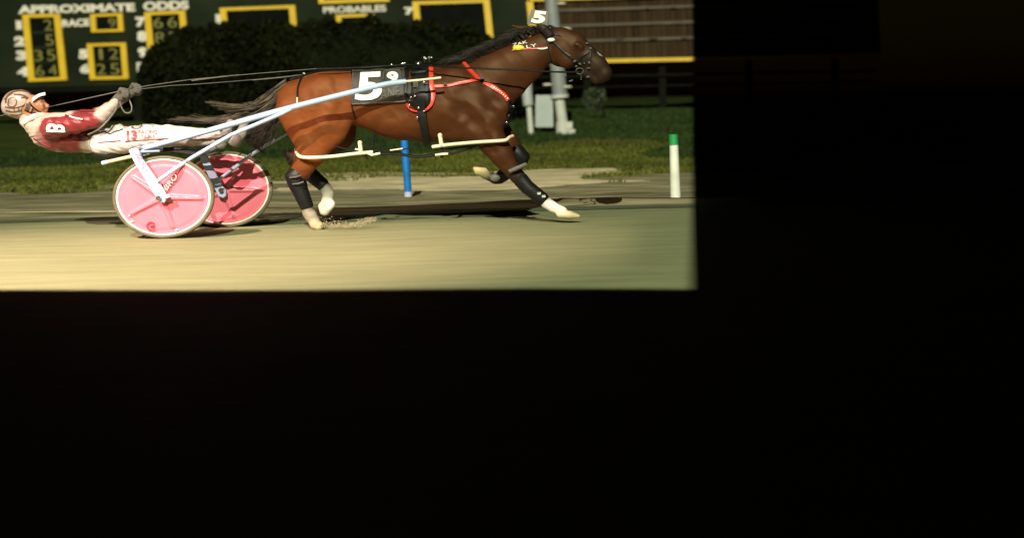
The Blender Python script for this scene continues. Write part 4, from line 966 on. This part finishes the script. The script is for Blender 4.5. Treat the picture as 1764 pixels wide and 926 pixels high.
mb = MB(); strap(fj, mb, [(120, 200.5), (131, 204), (143, 205.5)], 1.6, .008); obj('chest_stripe', mb, M['white'], jk)
mb = MB(); mb.tube([at(40, 212, d(-.1)), at(52, 204, d(-.12)), at(64, 199, d(-.11)), at(78, 200, d(-.05)), at(86, 203, d(0))], .026, 8); obj('collar', mb, M['trouser'], jk)
# trousers
ft = Field(.0085); T = ft.limb
T([(160, 244, d(0), 18.5), (178, 246, d(0), 21)], 1.25, .04); T([(178, 247, d(-.12), 21), (215, 243, d(-.15), 19.5), (255, 238, d(-.16), 17), (292, 236, d(-.16), 15.5), (330, 238, d(-.15), 13.5), (364, 239.5, d(-.14), 11.5)], 1, .03)
T([(178, 243, d(.12), 21), (254, 231, d(.16), 17), (294, 231, d(.16), 15), (372, 234, d(.14), 11)], 1, .03); T([(196, 222, d(-.12), 7), (206, 219.5, d(-.12), 6)], 1, .03)
ft.build(noise_cloth).nets(); tr = fast_obj('trousers', ft.V, ft.F, M['trouser'], person)
for pts in ([(168, 246.5), (185, 244), (208, 242.5)], [(216, 243.5), (250, 241), (300, 238), (340, 240), (364, 241.5)]):
    mb = MB(); strap(ft, mb, pts, 1.5, .006, 10, .004); obj('side_stripe', mb, M['maroon'], tr)
mb = MB(); strap(ft, mb, [(181, 227), (189, 231), (198, 227.5), (212, 223)], 1.3, .006, 8, .004); obj('pocket_seam', mb, M['black'], tr)
mb = MB(); wrap_text(ft, mb, '13', [(218, 226.5), (236, 225), (237, 239.5), (218, 241)], .009, .05, 6); obj('emblem', mb, M['redprint'], tr, smooth=False)
mb = MB(); wrap_text(ft, mb, 'RACING', [(239, 225.5), (271, 225), (271, 230.5), (239, 231.5)], .009, .0, 6); wrap_text(ft, mb, 'STABLE', [(239, 233), (267, 232), (267, 237.5), (239, 239)], .009, .0, 6); obj('lettering', mb, M['maroon'], tr, smooth=False)
# shoes, gloves, helmet
for o_, dx, dy in ((-.14, 0, 0), (.14, 26, -3)):
    f_ = Field(.008); f_.limb([(370 + dx, 240 + dy, d(o_), 10), (380 + dx, 246 + dy, d(o_), 10), (390 + dx, 232 + dy, d(o_), 8.5), (397 + dx, 212 + dy, d(o_), 7)], .8, .02); f_.build().nets()
    fast_obj('shoe', f_.V, f_.F, M['shoe'], person)
for (wx, wy, hx, hy, yy) in ((197, 177, 210, 163, -.15), (214, 167, 231, 155, .10)):
    f_ = Field(.006); G = f_.limb; ux, uy = (hx - wx), (hy - wy)
    G([(wx - ux * .1, wy - uy * .1, d(yy), 8.4), (wx + ux * .45, wy + uy * .45, d(yy), 7.4)], .85, .02); G([(wx + ux * .5, wy + uy * .5, d(yy), 8), (hx, hy, d(yy), 8)], .6, .02)
    for i in range(4):
        o2 = (i - 1.5) * .019; l = (.9, 1.05, 1, .8)[i]
        G([(hx + 2, hy - 5 + i * 2.6, d(yy - .045), 3.1), (hx + 10 * l, hy - 6.5 + i * 3.4, d(yy - .03), 3.0), (hx + 11.5 * l, hy - 2 + i * 3.2, d(yy + .012), 2.8), (hx + 5 * l, hy + 1.5 + i * 2.2, d(yy + .02), 2.6)], .9, .006)
    G([(hx - 5, hy - 4, d(yy - .02), 3.6), (hx - 2, hy - 9, d(yy - .03), 3.3), (hx + 5, hy - 9, d(yy - .02), 2.9)], .9, .01)
    f_.build().nets(); fast_obj('glove', f_.V, f_.F, M['glove'], person)
fh = Field(.0075); Hh = fh.limb
Hh([(29, 178.5, d(0), 23.5), (36, 177.5, d(0), 23)], .86, .02); Hh([(20, 184, d(0), 17), (34, 192, d(0), 13)], .95, .02); Hh([(30, 194, d(0), 9), (42, 197, d(0), 7)], 1.5, .02)
Hh([(70, 190, d(-.11), 9), (54, 186, d(-.13), 10)], 1, .02, 0, True); Hh([(62, 180, d(0), 13.5), (52, 190, d(0), 12)], 1.5, .015, 0, True)
fh.build().nets(); hm = fast_obj('helmet', fh.V, fh.F, M['helmet'], person)
mb = MB(); rows = []
for i in range(7):
    u = i / 6; rows.append([at(55 + 23 * u, 168.5 - 9.5 * u - 2.2 * math.sin(u * 3.1), d(.088 * math.sin(a) * (1 - .35 * u * u))) - Vector((0, 0, .022 * (1 - math.cos(a)) * (1 - .3 * u) + .0)) for a in np.linspace(-1.4, 1.4, 11)])
mb.grid(rows); mb.grid([[p - Vector((0, 0, .022 * (1 - .6 * i / 6))) for p in r] for i, r in enumerate(rows)])
e_ = [r[0] for r in rows] + rows[-1][1:] + [r[-1] for r in rows[::-1][1:]]; mb.grid([[p, p - Vector((0, 0, .014))] for p in e_]); obj('visor', mb, M['helmetpale'], hm)
for pts, w in (([(8, 172), (16, 162), (30, 157), (46, 158), (55, 164)], 2.0), ([(14, 182), (15, 172), (22, 168), (28, 172), (27, 181), (20, 184), (14, 182)], 1.6), ([(9, 184), (20, 186), (34, 184), (46, 178), (54, 170)], 1.8), ([(10, 190), (22, 192.5), (36, 190), (44, 185)], 2.0), ([(18, 197), (30, 198), (40, 195)], 1.6), ([(10, 178), (12, 168), (22, 160)], 2.4), ([(24, 163), (38, 164), (50, 170)], 2.2), ([(34, 170), (42, 168), (50, 173)], 2.6), ([(24, 190), (25, 184)], 1.5), ([(32, 190), (32, 183)], 1.5)):
    mb = MB(); strap(fh, mb, pts, w, .004, 6, .004); obj('helmet_stripe', mb, M['helmetdark'], hm)
mb = MB(); strap(fb, mb, [(50, 176, 3), (56, 184, 2.6), (64, 190, 2.2), (70, 193, 2)], 2.4, .006); strap(fb, mb, [(44, 190), (54, 194), (66, 194)], 2, .006); obj('chin_strap', mb, M['black'], hm)
mb = MB(); strap(fb, mb, [(45, 192), (48, 186), (50, 179)], 8, .004); obj('hair', mb, M['hairdark'], person)

# ------------------------------------------------------------------ whip and reins
mb = MB(); mb.tube([at(-60, 212.5, .04), at(0, 199.5, .04), at(85, 184, .0), at(203, 158, -.22), at(222, 153.5, -.25)], [.0025, .003, .004, .006, .008], 8); tag(obj('whip', mb, M['rein'], None, loc=at(203, 158, -.22)), 'long thin whip held in the driver\'s gloved hand and trailing past his helmet', 'whip')
rn = thing('reins', 'long pale and black reins running from the driver\'s gloves to the bit of the horse', 'reins', at(236, 152, -.2))
def rein(name, pts, r, m, flat=1.0):
    mb = MB(); q = spline(pts, 6); mb.tube([at(*p[:3]) for p in q], r, 6, flat=flat); obj(name, mb, M[m], rn)
rein('line', [(214, 160, -.26), (240, 150.5, -.22), (290, 142.5, -.2), (340, 136, -.18), (440, 127, -.16), (545, 118.5, -.05)], .0036, 'rein'); rein('line', [(545, 118.5, -.05), (602, 117, -.02), (694, 112, 0), (722, 112, -.06)], .008, 'black')
rein('line', [(722, 112, -.06), (766, 115.7, -.16), (820, 118, -.2), (899, 121, -.17), (955, 124, -.1), (1003, 124, -.02)], .0085, 'black')
rein('line', [(231, 155, -.05), (290, 148, .0), (340, 145, .05), (440, 137, .1), (521, 128.6, .15), (560, 122, .2)], .0034, 'rein')
rein('hand_loop', [(330, 139, -.19), (380, 132.5, -.175), (412, 129.5, -.165)], .0062, 'rein'); rein('hand_loop', [(435, 138, .1), (480, 134, .12), (515, 129.5, .15)], .0062, 'rein')
rein('slack', [(207, 172, -.26), (209, 184, -.27), (216, 194, -.27), (225, 193, -.27), (227, 184, -.26), (222, 170, -.24), (218, 160, -.24)], .007, 'rein')
rein('slack', [(204, 172, -.28), (200, 188, -.30), (188, 205, -.36), (176, 218, -.40), (165, 226, -.40), (152, 232, -.38)], .009, 'rein')

# ------------------------------------------------------------------ sand thrown up by the hooves
mb = MB(); r_ = np.random.default_rng(11)
for _ in range(1100):
    k = r_.uniform()
    if k < .35: c = at(580 + 15 * r_.normal(), 392 - abs(r_.normal()) * 3.2, .02 + .13 * r_.normal())
    elif k < .8: u = r_.uniform(); c = at(598 + 46 * u + r_.normal() * 4, 390 - 12 * u + r_.normal() * 2.6, .0 + .12 * r_.normal())
    else: u = r_.uniform(); c = at(606 - 50 * u + r_.normal() * 10, 389 - 10 * u * abs(r_.normal()), .0 + .15 * r_.normal())
    s_ = r_.uniform(.0012, .0048); mb.ball((c.x, c.y, max(c.z, s_ * .3)), (s_ * 1.5, s_, s_), 4, 3)
struct(obj('thrown_sand', mb, M['clod']), 'stuff')
